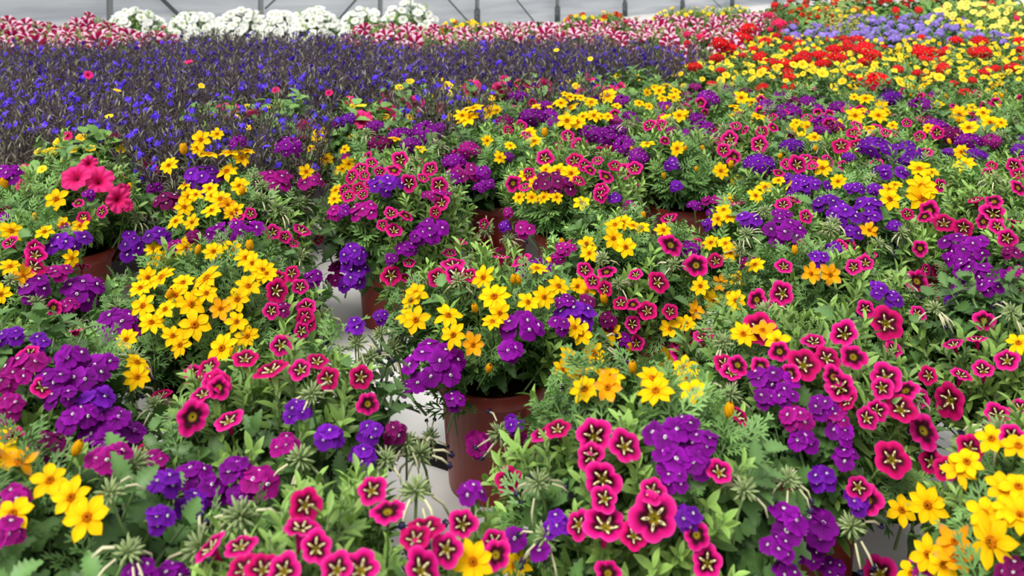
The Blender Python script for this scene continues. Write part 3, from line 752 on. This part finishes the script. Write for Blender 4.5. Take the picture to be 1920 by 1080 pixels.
FLW.append(np.array([(*p, max(w, h) / 2) for P in TRIO for k, p, w, h, py in P['fl'] if P['takes'] != 'pet']))
def face(p, P, q, up=.45, cam=.6, out=.35, jit=.25):
    tc = CAM - p; tc /= np.linalg.norm(tc)
    o = p - np.array([P['x'], P['y'], P['cz']]); o /= np.linalg.norm(o) + 1e-6
    n = tc * cam + np.array([0, 0, up]) + o * out + q.normal(0, jit, 3)
    return n / np.linalg.norm(n)
def one_R(n, spin):
    return frames(np.array([n]), np.array([spin]))[0]

def add_flower(P, root, k, p, w, h, py, q):
    base = np.array([P['x'], P['y'], 0])
    loc = p - base
    big = py > 300
    if py < 345 and k in 'BCVvmd': g_ = 1.28 if k in 'Vvmd' else 1.14; w, h = w * g_, h * g_
    if k in 'Bo':
        s = np.clip(w, .026, .062) / .041 * 1.04
        R = one_R(face(p, P, q), q.uniform(0, 6.28))
        f = new_obj('bidens_flower' if k == 'B' else 'wilted_bidens_flower', BID[q.integers(len(BID))] if k == 'B' else BIDW[q.integers(2)], root, loc, R, s)
        if k == 'o': f['label'] = 'wilted orange flower with browned tips'
        new_obj('flower_disc', DISC, f)
    elif k == 'b':
        new_obj('bidens_bud', BUD, root, loc, one_R(face(p, P, q, 1.0, .25, .3), q.uniform(0, 6.28)), np.clip(w, .010, .022) / .0135)
    elif k in 'Cc':
        s = np.clip(w, .019, .046) / .030
        n = face(p, P, q, .38, .7, .3, .32) if k == 'C' else face(p, P, q, 1.0, .02, .35, .25)
        f = new_obj('calibrachoa_flower', CAL[q.integers(7)], root, loc, one_R(n, q.uniform(0, 6.28)), s * 1.04)
        if py > 215: new_obj('throat_star', STAR, f)
    elif k == 'P':
        s = np.clip(w, .018, .085) / .072
        new_obj('petunia_flower', PET[q.integers(2)], root, loc, one_R(face(p, P, q, .3, .8, .2), q.uniform(0, 6.28)), s * 1.08)
    elif k in 'Yy':
        s = np.clip(w, .018, .042) / .031
        new_obj('yellow_calibrachoa_flower', YCAL[q.integers(2)], root, loc, one_R(face(p, P, q), q.uniform(0, 6.28)), s * 1.05)
    elif k == 'S':
        s = np.clip(w, .024, .055) / .036
        new_obj('spent_verbena_head', SEED[q.integers(4)], root, loc, one_R(face(p, P, q, .9, .3, .3), q.uniform(0, 6.28)), s)
    elif k == 'p':
        s = np.clip(w, .02, .045) / .0176
        f = new_obj('verbena_flower_head', STALK[0], root, loc, one_R(face(p, P, q, .6, .5, .3), 0), .8)
        new_obj('floret', FLO['V'][q.integers(3)], f, (0, 0, .014), one_R(np.array([0, 0, 1.0]), q.uniform(0, 6)), s)
    else:
        hue = k
        if k == 'V': hue = 'VVVVVvmd'[q.integers(8)] if py < 330 else 'VVVVVVvm'[q.integers(8)]
        if hue in FLO and big:
            n = face(p, P, q, .55, .75, .2, .08)
            R = one_R(n, 0)
            fr = np.clip(min(.0108 * q.uniform(.92, 1.12), .40 * min(w, h)), .0065, .0122)
            a = max(w / 2 - fr * .55, .006); b = max(h / 2 - fr * .55, .006); c = min(a, b) * .75
            f = new_obj('verbena_flower_head', STALK[q.integers(3)], root, loc - n * c * .55, R, 1.0)
            m = int(np.clip(1.12 * (a + fr * .4) * (b + fr * .4) / fr ** 2 + 3, 4, 26))
            ph = q.uniform(0, 6.28)
            for i in range(m):
                z = 1 - 1.08 * (i + .5) / m; r = math.sqrt(max(0, 1 - z * z)); aa = i * 2.39996 + ph
                d = np.array([r * math.cos(aa), r * math.sin(aa), z])
                nn = d * np.array([.62, .62, .8]) + np.array([0, .12, .65]) + q.normal(0, .12, 3)
                new_obj('floret', FLO[hue][q.integers(3)], f, d * np.array([a, b, c]), one_R(nn, q.uniform(0, 6.28)), fr / .0088 * q.uniform(.9, 1.12))
        else:
            n = face(p, P, q, .8, .45, .25, .1)
            s = np.clip(math.sqrt(w * h), .026, .09) / .052
            R = one_R(n, q.uniform(-.3, .3))
            st = np.clip(math.sqrt(w / max(h, 1e-4)), .8, 1.35)
            R = R * np.array([st, 1 / st, 1])
            f = new_obj('verbena_flower_head', HEADS[hue][q.integers(3)], root, loc - n * .010, R, s)

BARE = {'F2': [(225, 690, 340, 760)], 'F1': [(735, 750, 840, 800), (765, 840, 840, 940)], 'F3': [(765, 850, 835, 935)], 'F8': [(1560, 985, 1690, 1070)], 'F5': [(1390, 945, 1415, 975), (900, 740, 960, 800)],
        'P7': [(595, 440, 660, 500)], 'A': [(990, 430, 1085, 478)], 'G1': [(1228, 380, 1296, 418)], 'P3': [(160, 440, 205, 500)], 'D1': [(225, 670, 340, 760)], 'F7': [(1600, 985, 1690, 1060)]}
def foliage(P, n_out, q, near):
    D = dome_pts(n_out, P['R'], P['rz'], P['cz'], P['cap'], q)
    surf = D * np.array([P['R'], P['R'], P['rz']]) + np.array([P['x'], P['y'], P['cz']])
    for x0, y0, x1, y1 in BARE.get(P['key'], ()):      # thin places where the plant lets one see past it
        u, v = pix(surf); mg = 24 / P['y']
        keep = ~((u > x0 - mg) & (u < x1 + mg) & (v > y0 - mg * .6) & (v < y1 + mg))
        D, surf = D[keep], surf[keep]
    if P['clear']:
        tocam = np.array([-P['x'], -P['y']]); tocam /= np.linalg.norm(tocam)
        front = D[:, :2] @ tocam
        keep = ~((front > .1) & (surf[:, 2] < .188)) & ~((front > -.35) & (surf[:, 2] < .145))
        D, surf = D[keep], surf[keep]
    sp = q.choice(3, len(D), p=[.52, .22, .26])
    fl = [(0 if k in 'CcPYy' else 1 if k in 'Bob' else 2, p) for k, p, *_ in P['fl']]
    if fl:
        fp = np.array([p for _, p in fl]); fk = np.array([k for k, _ in fl])
        dd = np.linalg.norm(surf[:, None] - fp[None], axis=2) * np.where(fk == 0, .85, np.where(fk == 1, 1.0, 1.05))[None]
        nn = dd.argmin(1); near_sp = fk[nn]
        use = q.random(len(D)) < np.where(dd.min(1) < .05, .85, .55)
        sp = np.where(use, near_sp, sp)
    outs = []
    for kind, nm, S, sz in ((0, 'calibrachoa_foliage', CS if near else CSF, 1.0), (1, 'bidens_foliage', BS if P['y'] < 1.3 else BSF, .95), (2, 'verbena_foliage', VS if near else VSF, 1.0)):
        m = sp == kind
        if nm == 'verbena_foliage': m &= (q.random(len(D)) < .7)
        a = shoots(S, D[m], P['R'], P['rz'], P['cz'], q, .004, .6, sz, P)
        b = shoots(FARS.get(id(S), S), D[m][::2], P['R'] * .72, P['rz'] * .72, P['cz'], q, 0, .5, sz * 1.1, P)
        g = join([a, b])
        if g is not None: outs.append((nm, g))
    return outs

pet_leaf = VS[:2] + RS
fill_variants = []
def build_mixed():
    q = np.random.default_rng(3)
    nfill = 0
    for P in TRIO:
        if P['takes'] == 'red': continue
        nm = 'mixed_flower_pot' if P['takes'] != 'pet' else 'petunia_pot'
        root = thing(nm, P['label'], 'potted plant', (P['x'], P['y'], 0), 'mixed flower pots' if P['takes'] != 'pet' else 'petunia pots among the lobelia')
        new_obj('pot', POT, root); new_obj('soil', SOIL, root)
        isf = P['key'].startswith('fill')
        if P['takes'] == 'pet':
            D = dome_pts(90, P['R'], P['rz'], P['cz'], 1.7, q)
            g = join([shoots(pet_leaf, D[::2], P['R'], P['rz'], P['cz'], q, .01), shoots(CS, D[1::2], P['R'], P['rz'], P['cz'], q, .01)])
            new_obj('petunia_foliage', mat_slot_mesh('petunia_foliage', g, M_LEAF), root)
        else:
            for fn, g in foliage(P, 120 if isf else 205, q, not isf):
                new_obj(fn, mat_slot_mesh(fn, g, M_LEAF), root)
        for k, p, w, h, py in P['fl']:
            add_flower(P, root, k, p, w, h, py, q)
        # a few more blooms where the noted ones are sparse
        have = [p for _, p, *_ in P['fl']]
        want = (16 if isf else 20) if P['takes'] != 'pet' else 12
        D = dome_pts(60, P['R'], P['rz'], P['cz'], 1.35, q); q.shuffle(D)
        add = 0
        for d in D:
            p = d * np.array([P['R'], P['R'], P['rz']]) * .98 + np.array([P['x'], P['y'], P['cz']])
            x_, y_ = pix(p)
            if have and min(np.linalg.norm(p - h_) for h_ in have) < .030: continue
            if add >= max(3, (want - len(P['fl'])) // 1 if isf else 8): break
            if P['takes'] == 'pet': k = 'PYYY'[q.integers(4)]
            else: k = 'CCcVBSSb'[q.integers(8)] if isf else 'SSCcbSSV'[q.integers(8)]
            w = dict(C=.022, c=.022, V=.036, B=.03, S=.03, b=.011, P=.05, Y=.024)[k]
            add_flower(P, root, k, p, w, w * .8, 0 if k == 'V' else float(y_), q); have.append(p); add += 1

def build_red():
    q = np.random.default_rng(8)
    var = []
    for i in range(5):
        D = dome_pts(110, .125, .105, .155, 1.8, q)
        sp = q.random(len(D)) < .35
        var.append(mat_slot_mesh('leafy_mound', join([shoots(VSF, D[sp], .125, .105, .155, q, .012), shoots(CSF, D[~sp], .125, .105, .155, q, .012), shoots(CSF, D[::3], .09, .08, .155, q)]), M_LEAF))
    for P in RED:
        root = thing('red_verbena_pot', P['label'], 'potted plant', (P['x'], P['y'], 0), 'red and yellow flower pots')
        new_obj('pot', POT, root); new_obj('soil', SOIL, root)
        new_obj('foliage', var[q.integers(5)], root, (0, 0, 0), rot_z(q.uniform(0, 6.28)))
        have = []
        for k, p, w, h, py in P['fl']:
            add_flower(P, root, k, p + np.array([0, -.012, .012]), w * .95, h * 1.25, py, q); have.append(p)
        D = dome_pts(36, .125, .105, .155, 1.4, q); q.shuffle(D)
        for d in D:
            p = d * np.array([P['R'], P['R'], P['rz']]) * 1.05 + np.array([P['x'], P['y'], P['cz']])
            if have and min(np.linalg.norm(p - h_) for h_ in have) < .030: continue
            if d @ np.array([0, -.6, .8]) < .1: continue
            rd = q.random() < .07
            if rd: add_flower(P, root, 'R', p + np.array([0, 0, .01]), .042, .032, 100, q)
            else: add_flower(P, root, 'y', p, .021, .021, 100, q)
            have.append(p)

# ------------------------------------------------------------------ lobelia block
def build_lobelia():
    q = np.random.default_rng(21)
    var, spots = [], []
    for i in range(6):
        n = 95
        D = dome_pts(n, .09, .05, .13, 1.5, q)
        surf = D * np.array([.088, .088, .03]) + np.array([0, 0, .125])
        ax = D * np.array([.28, .28, .2]) + np.array([0, 0, .9]) + q.normal(0, .13, (n, 3))
        sc = q.uniform(.8, 1.22, n) * 1.12
        low = q.random(n) < .35
        Rm = frames(ax, q.uniform(0, 6.28, n))
        g = scatter(LS, Rm, surf - np.array([0, 0, .03]) * low[:, None], sc * np.where(low, .75, 1))
        var.append(mat_slot_mesh('lobelia_foliage', g, M_DARK))
        tips = surf + Rm[:, :, 2] * (sc * .105)[:, None]
        k = q.choice(n, 42, replace=False)
        spots.append(np.concatenate([tips[k[:26]], (surf + Rm[:, :, 2] * (sc * .075)[:, None])[k[26:]]]) + q.normal(0, .006, (42, 3)))
    # blooms of the far pots in one mesh each
    far = []
    shp = [lobelia_flower_shape(s) for s in range(3)]
    for i in range(6):
        n = 42
        far.append(mat_slot_mesh('lobelia_blossoms', scatter(shp, frames(np.tile([[0, -.6, .7]], (n, 1)) + q.normal(0, .4, (n, 3)), q.uniform(0, 6, n)), spots[i], q.uniform(1.1, 1.6, n)), M_PETAL))
    d = 1.74; r = 0; started = False
    while d < 3.75:
        y = 1800 * .345 / d - 90
        k = 0
        for X in np.arange(-2.2, 1.0, .165):
            x = X + (.08 if r % 2 else 0) + q.uniform(-.02, .02); yy = d + q.uniform(-.03, .03)
            px = 960 + x / yy * 1800
            if px < -90 or px > np.interp(y, [70, 90, 110, 150, 175], [1100, 1290, 1270, 1230, 1000]): continue
            if y > lobelia_edge(px): continue
            if y < np.interp(px, [0, 285, 330, 640, 690, 800, 870, 1100, 1280], [100, 100, 78, 78, 100, 100, 90, 88, 104]): continue
            if min(math.hypot(x - P['x'], yy - P['y']) for P in TRIO) < .12: continue
            root = thing('lobelia_pot', '%s blue lobelia pot from the picture edge, %s row of the dark bronze-leaved lobelia block' % (ORD[k], ORD[r]), 'potted plant', (x, yy, 0), 'lobelia pots in the blue block')
            new_obj('pot', POT, root, (0, 0, 0), np.eye(3), .85)
            v = q.integers(6); a = q.uniform(0, 6.28); Rz = rot_z(a)
            lift = .02
            new_obj('lobelia_foliage', var[v], root, (0, 0, lift), Rz)
            if d < 2.25:
                for s in spots[v]:
                    n = np.array([q.normal(0, .4), -.6 + q.normal(0, .4), .7])
                    new_obj('lobelia_flower', LOB[q.integers(3)], root, Rz @ s + np.array([0, 0, lift]), one_R(n, q.uniform(0, 6.28)), q.uniform(1.0, 1.5))
            else:
                b = new_obj('lobelia_blossoms', far[v], root, (0, 0, lift), Rz); b['kind'] = 'stuff'
            k += 1
        d += .165; r += 1 if k else 0

# ------------------------------------------------------------------ mounds further back
def mound_foliage(S, R, rz, n, q, name, size=1.0):
    D = dome_pts(n, R, rz, .15, 1.9, q)
    return mat_slot_mesh(name, join([shoots(S, D, R, rz, .15, q, .012, .5, size), shoots(S, D[::3], R * .7, rz * .7, .15, q, 0, .5, size)]), M_LEAF)
def mound(nm, label, group, x, y, top, R, leafm, fmeshes, fname, n, q, fs=1.0, cam=.45, up=.4, out=.7, dens_front=-.2, extra=None, cat='potted plant', hang=0):
    root = thing(nm, label, cat, (x, y, 0), group)
    new_obj('pot', POT, root, (0, 0, 0), np.eye(3), 1.0 if not hang else 1.3)
    rz = top - .15
    sx = R / .15; sz = rz / .11
    new_obj('foliage', leafm, root, (0, 0, .15 - .15 * sz), rot_z(q.uniform(0, 6)) @ np.diag([sx, sx, sz]))
    P = dict(x=x, y=y, cz=.15)
    D = dome_pts(n, R, rz, .15, 1.9, q)
    for d in D:
        if d[1] > .55 and d[2] < .5: continue
        p = d * np.array([R, R, rz]) * 1.03 + np.array([x, y, .15]) + q.normal(0, .006, 3)
        nn = face(p, P, q, up, cam, out, .2)
        new_obj(fname, fmeshes[q.integers(len(fmeshes))], root, p - np.array([x, y, 0]), one_R(nn, q.uniform(0, 6.28)), fs * q.uniform(.85, 1.15))
    return root
def apex(px, py, top):
    d = (CAM_H - top) * F_PX / (py - HOR)
    return (px - 960) / F_PX * d, d
def build_back():
    q = np.random.default_rng(31)
    lf = mound_foliage(CSF, .15, .11, 130, q, 'petunia_foliage', 1.1)
    lr = mound_foliage(RS, .15, .11, 70, q, 'broad_foliage', 1.1)
    lv = mound_foliage(VSF, .15, .11, 90, q, 'verbena_foliage', 1.0)
    # crimson and white striped petunias
    left = [(-8, 48), (10, 40), (60, 44), (118, 68), (160, 32), (196, 48), (238, 72), (284, 64), (40, 74), (150, 58), (90, 62), (215, 60), (0, 72)]
    right = [(690, 76), (735, 52), (800, 64), (860, 66), (920, 62), (985, 62), (1045, 60), (1100, 64), (1165, 62), (1225, 64), (1285, 62), (1325, 52), (1378, 48), (1425, 38),
             (700, 44), (765, 50), (830, 52), (890, 50), (950, 45), (1010, 45), (1072, 42), (1130, 42), (1190, 36), (1250, 33), (1310, 32), (1370, 29), (1432, 24), (1220, 50), (1340, 66), (1260, 46), (1150, 52)]
    for side, lst in (('beside the white petunias towards the film wall', left), ('in the long band below the film wall', right)):
        front = sorted(lst, key=lambda a: -a[1]); half = len(front) // 2
        for rn, part in (('front', front[:half]), ('rear', front[half:])):
            for i, (px, py) in enumerate(sorted(part)):
                x, y = apex(px, py, .275)
                ref = 'picture edge' if lst is left else 'white petunias'
                mound('striped_petunia_pot', '%s crimson and white striped petunia in %s line of %s, from the %s' % (ORD[i], rn, 'short band' if lst is left else 'long band', ref),
                      'striped petunias', x, y, .275, .135, lf, STRIPE[2:] if lst is left else STRIPE[:3], 'striped_petunia_flower', 26, q, 1.15 if lst is left else 1.0, .45, .35, .7)
    whites = [(255, 17, .165, 'first white petunia mound, touching the striped ones by a steel post'), (362, 23, .16, 'second white petunia mound, below the slanted dark brace'),
              (452, 17, .155, 'third white petunia mound, just before the post with a dark foot'), (528, 22, .12, 'fourth and smallest white petunia mound, directly behind the post foot'),
              (592, 15, .15, 'fifth white petunia mound, next after the smallest one'), (682, 18, .14, 'sixth white petunia mound, half hidden by striped petunias'),
              (765, 4, .17, 'last and tallest white petunia mound, standing above the striped band')]
    for px, py, R, lb in whites:
        d = 4.9; x = (px - 960) / F_PX * d; top = CAM_H - (py - HOR + 3) / F_PX * d
        mound('white_petunia_pot', lb, 'white petunias', x, d, top, R * .92, lf, WHITE, 'white_petunia_flower', 135 if px < 620 else 75, q, .88, .55, .3, .6)
    # lavender verbena
    lil = [(1500, 52), (1545, 50), (1590, 48), (1630, 44), (1670, 34), (1715, 30), (1760, 26), (1790, 36), (1620, 32), (1660, 56), (1710, 50), (1755, 46), (1800, 52), (1840, 62), (1690, 66), (1580, 62), (1740, 62), (1530, 62), (1640, 64), (1860, 66)]
    for i, (px, py) in enumerate(sorted(lil)):
        x, y = apex(px, py, .265)
        mound('lavender_verbena_pot', '%s lavender verbena behind the red and yellow pots, counted from the striped petunias' % ORD[i], 'lavender verbenas', x, y, .265, .125, lv, HEADS['L'], 'verbena_flower_head', 34, q, .8, .2, .8, .4)
    # pale yellow petunia mounds
    for px, py, R, top, lb, n in ((1815, 4, .20, .35, 'tall pale yellow petunia mound beside the lavender verbena', 170), (1905, 6, .17, .34, 'pale yellow petunia mound cut by the picture edge, pink blooms in it', 90),
                           (1880, 46, .16, .285, 'low pale yellow petunia mound with larger blooms in front of the tall one', 40), (1800, 42, .13, .27, 'small golden yellow petunia pot at the foot of the tall mound', 45)):
        d = (CAM_H - top) * F_PX / (py - HOR); x = (px - 960) / F_PX * d
        r = mound('yellow_petunia_pot', lb, 'yellow petunias', x, d, top, R, lf, LEMON if py != 42 else YCAL, 'petunia_flower', n, q, .85 if py != 42 else 1.25, .6, .3, .6)
        if px == 1905:
            for k in range(3):
                new_obj('verbena_flower_head', HEADS['K'][k], r, (-.06 + .05 * k, -.12, .27 - .03 * k), one_R(np.array([0, -.8, .6]), 0), .7)
    # red, orange and yellow plants along the wall
    gg = [(1478, 4), (1530, 0), (1590, -2), (1632, -6), (1668, 2), (1720, -8), (1765, -12), (1815, -20), (1870, -18)]
    for i, (px, py) in enumerate(gg):
        d = 6.4; top = CAM_H - (py - HOR) / F_PX * d
        mound('red_geranium_pot', '%s dark red geranium on green leaves behind the lavender verbena, counted from the film wall' % ORD[i], 'red geraniums', (px - 960) / F_PX * d, d, top, .17, lr, HEADS['R'], 'geranium_flower_head', 13, q, 1.15, .4, .5, .6)
    oo = [(1450, 20), (1492, 18), (1532, 22), (1505, 30)]
    om = [mat_slot_mesh('orange_flower', join([xf(blob(.016, .016, .012, lin(232, 84, 40), 5, 9, .12, lin(206, 50, 28)), None, (0, 0, 0)), tube([(0, 0, 0), (0, 0, -.04)], .001, lin(90, 120, 60), 4)]), M_PETAL)]
    for i, (px, py) in enumerate(oo):
        d = 5.5; top = CAM_H - (py - HOR) / F_PX * d
        mound('orange_flower_pot', '%s leafy pot of round orange flowers before the geraniums, from the striped petunias' % ORD[i], 'orange flower pots', (px - 960) / F_PX * d, d, top, .16, lr, om, 'orange_flower', 26, q, 1.0, .5, .4, .6)
    yy = [(868, 40, 5.6), (905, 42, 5.7), (1092, 27, 5.9), (1140, 24, 6.0), (1262, 18, 6.1), (1300, 15, 6.1), (1340, 14, 6.2), (1382, 11, 6.3), (1545, 12, 5.9), (1612, 16, 5.6)]
    for i, (px, py, d) in enumerate(yy):
        top = CAM_H - (py - HOR) / F_PX * d
        fm = YCAL if px > 1200 else om + YCAL
        mound('yellow_flower_pot', '%s small yellow and orange pot peeking over striped petunias, counted from the white mounds' % ORD[i], 'yellow pots along the wall', (px - 960) / F_PX * d, d, top, .13, lf, fm, 'yellow_flower', 26, q, 1.15, .5, .4, .6)
    for px, py, d, lb in ((300, 50, 4.7, 'single crimson verbena pot between striped and white petunias'), (1170, 42, 4.3, 'crimson verbena pot standing out inside the striped petunia band'),
                       (1470, 14, 4.9, 'crimson verbena pot at the far end of the striped petunias'), (1450, 34, 4.6, 'second crimson verbena pot at the end of the striped petunias'), (1480, 42, 4.4, 'crimson red verbena pot where lavender and striped flowers meet'),
                       (1310, 62, 3.9, 'magenta verbena pot at the foot of the striped petunias')):
        top = CAM_H - (py - HOR) / F_PX * d
        mound('crimson_verbena_pot', lb, 'crimson verbenas', (px - 960) / F_PX * d, d, top, .075, lv, HEADS['K'], 'verbena_flower_head', 7, q, .6, .5, .5, .5)
    # thin seed grass
    st = []; fl = []
    for k in range(26):
        a, b = q.normal(0, .06, 2); h = q.uniform(.24, .40)
        st.append(tube([(a * .3, b * .3, .10), (a * .7, b * .7, h * .6), (a, b, h)], [.0016, .0013, .0009], lin(170, 176, 96), 4))
        for t in range(5):
            z = h - t * .025; fl.append(xf(blob(.006, .006, .006, lin(214, 206, 110), 3, 5), None, (a + q.normal(0, .012), b, z)))
    d = 4.35; root = thing('tall_grass_pot', 'tall thin yellowish seed stalks rising in front of the orange flowers', 'potted plant', ((1568 - 960) / F_PX * d, d, 0))
    new_obj('pot', POT, root); new_obj('stems', mat_slot_mesh('stems', join(st), M_LEAF), root)
    o = new_obj('seed_tufts', mat_slot_mesh('seed_tufts', join(fl), M_LEAF), root); o['kind'] = 'stuff'

# ------------------------------------------------------------------ the place
def quad_mesh(name, pts, mat, sub=1):
    a, b, c, d = [np.array(p, float) for p in pts]
    rows = [[a + (b - a) * i / sub + (d - a) * j / sub + (a - b + c - d) * i * j / sub / sub for j in range(sub + 1)] for i in range(sub + 1)]
    return mat_slot_mesh(name, grid(rows), mat)
def film_material():
    m, nt, out = node_mat('greenhouse_film')
    N = nt.nodes.new; L = nt.links.new
    tc = N('ShaderNodeTexCoord'); mp = N('ShaderNodeMapping'); mp.inputs['Scale'].default_value = (.35, .35, 5.5)
    L(tc.outputs['Object'], mp.inputs['Vector'])
    nz = N('ShaderNodeTexNoise'); nz.inputs['Scale'].default_value = 2.2; nz.inputs['Detail'].default_value = 7; nz.inputs['Distortion'].default_value = .6
    L(mp.outputs[0], nz.inputs['Vector'])
    cr = N('ShaderNodeValToRGB')
    cr.color_ramp.elements[0].position = .32; cr.color_ramp.elements[0].color = (*lin(178, 184, 192), 1)
    cr.color_ramp.elements[1].position = .68; cr.color_ramp.elements[1].color = (*lin(224, 227, 231), 1)
    L(nz.outputs['Fac'], cr.inputs[0])
    b = N('ShaderNodeBsdfPrincipled'); b.inputs['Roughness'].default_value = .35; b.inputs['Specular IOR Level'].default_value = .5
    L(cr.outputs[0], b.inputs['Base Color'])
    bp = N('ShaderNodeBump'); bp.inputs['Strength'].default_value = .35; bp.inputs['Distance'].default_value = .05
    L(nz.outputs['Fac'], bp.inputs['Height']); L(bp.outputs[0], b.inputs['Normal'])
    tr = N('ShaderNodeBsdfTranslucent'); L(cr.outputs[0], tr.inputs['Color'])
    mx = N('ShaderNodeMixShader'); mx.inputs[0].default_value = .45
    L(b.outputs[0], mx.inputs[1]); L(tr.outputs[0], mx.inputs[2]); L(mx.outputs[0], out.inputs[0])
    return m
K_A, K_B, K_S = 18500.0, 7.6, .72
def post_xy(k):
    d = (k + K_B) * K_S
    return (2640 - K_A / (k + K_B) - 960) / F_PX * d, d
def build_place():
    struct('floor', quad_mesh('floor', [(-14, -3, 0), (26, -3, 0), (26, 32, 0), (-14, 32, 0)], M_FLOOR, 4))
    # dark joint and flat grey strips laid on the floor
    def strip(name, p0, p1, w, mat, z):
        p0, p1 = np.array(p0), np.array(p1); t = (p1 - p0) / np.linalg.norm(p1 - p0); n = np.array([-t[1], t[0]]) * w / 2
        struct(name, quad_mesh(name, [(*(p0 - n), z), (*(p1 - n), z), (*(p1 + n), z), (*(p0 + n), z)], mat))
    strip('trim_1', (-1.9, 2.20), (1.2, .42), .045, M_SEAM, .002)
    strip('trim_2', (-1.6, 1.55), (-.42, 2.1), .26, M_GREY, .0015)
    strip('trim_3', (.25, .60), (1.05, 1.50), .26, M_GREY, .0016)
    a, b = np.array(post_xy(-5)), np.array(post_xy(19))
    t = (b - a) / np.linalg.norm(b - a); nrm = np.array([-t[1], t[0]])
    off = nrm * .06
    struct('wall_back', quad_mesh('wall_back', [(*(a + off), 0), (*(b + off), 0), (*(b + off), 3.2), (*(a + off), 3.2)], film_material(), 24))
    n = 0
    ang = math.atan2(t[1], t[0])
    for k in range(-4, 19):
        x, y = post_xy(k); n += 1
        z0 = {0: .25, 1: .30}.get(k, .345)
        ps = [xf(lathe([(.0001, 0), (.0175, 0), (.0175, 3.1), (.0001, 3.1)], 16), None, (0, 0, 0))]
        o = struct('trim_%d' % (n + 3), mat_slot_mesh('wall_post', join(ps), M_STEEL)); o.location = (x, y, 0)
        sl = join([lathe([(.0176, 0), (.0245, 0), (.0245, .30), (.0176, .30)], 14), xf(blob(.010, .010, .008, (1, 1, 1), 4, 6), None, (.0, -.026, .22)), xf(blob(.010, .010, .008, (1, 1, 1), 4, 6), None, (0, -.026, .12))])
        s = new_obj('post_sleeve', mat_slot_mesh('post_sleeve', sl, M_SLEEVE), o)
        top = (CAM_H - (({3: 18, 4: 13, 5: 5, 6: 2, 7: -2}.get(k, 25 if k == 1 else 34)) - HOR) / F_PX * y)
        s.scale = (1, 1, max(.3, top / .30))
        if k in (0, 1): s.scale = (1, 1, .35)
    def brace(px0, py0, px1, py1, r, i):
        def on_wall(px, py):
            # where the sight line meets the posts' plane
            d0 = ray(px, py); A = np.array([[d0[0], -t[0]], [d0[1], -t[1]]])
            s = np.linalg.solve(A, a); return CAM + d0 * s[0] + np.array([nrm[0], nrm[1], 0]) * .03
        p, q_ = on_wall(px0, py0), on_wall(px1, py1)
        e = (p - q_) * 3
        struct('trim_%d' % i, mat_slot_mesh('wall_brace', tube([q_ - e * .12, q_, p, p + e], [r] * 4, (1, 1, 1), 6), M_SLEEVE))
    brace(310, 0, 345, 34, .012, 40); brace(848, 2, 884, 42, .006, 41); brace(974, 0, 998, 30, .006, 42); brace(672, 0, 642, 34, .008, 43)
    brace(520, 0, 507, 12, .006, 44); brace(1342, 0, 1356, 14, .005, 45)

def build_light():
    w = bpy.data.worlds.new('sky'); bpy.context.scene.world = w; w.use_nodes = True
    nt = w.node_tree; bg = nt.nodes['Background']
    N = nt.nodes.new; L = nt.links.new
    tc = N('ShaderNodeTexCoord'); sp = N('ShaderNodeSeparateXYZ'); L(tc.outputs['Generated'], sp.inputs[0])
    cr = N('ShaderNodeValToRGB')
    e = cr.color_ramp.elements
    e[0].position = 0.0; e[0].color = (.22, .23, .24, 1); e[1].position = .8; e[1].color = (1.05, 1.06, 1.08, 1)
    L(sp.outputs['Z'], cr.inputs[0]); L(cr.outputs[0], bg.inputs['Color'])
    bg.inputs['Strength'].default_value = 1.0
    l = bpy.data.lights.new('sun_through_film', 'SUN'); l.energy = 3.0; l.angle = math.radians(30); l.color = (1, .97, .92)
    o = bpy.data.objects.new('sun_through_film', l); C.objects.link(o)
    o.rotation_euler = (math.radians(28), math.radians(-24), 0)
def build_camera():
    cam = bpy.data.cameras.new('camera'); o = bpy.data.objects.new('camera', cam); C.objects.link(o)
    cam.sensor_width = 36; cam.lens = F_PX / 1920 * 36
    cam.shift_y = -(540 - HOR) / 1920
    cam.clip_start = .02; cam.clip_end = 100
    o.location = CAM.tolist(); o.rotation_euler = (PI / 2, 0, 0)
    cam.dof.use_dof = True; cam.dof.focus_distance = 1.25; cam.dof.aperture_fstop = 11
    bpy.context.scene.camera = o
    vs = bpy.context.scene.view_settings
    vs.view_transform = 'Standard'; vs.look = 'None'; vs.gamma = 1; vs.use_curve_mapping = False
    vs.exposure = 0.16

build_place(); build_light(); build_camera()
build_mixed(); build_red(); build_lobelia(); build_back()
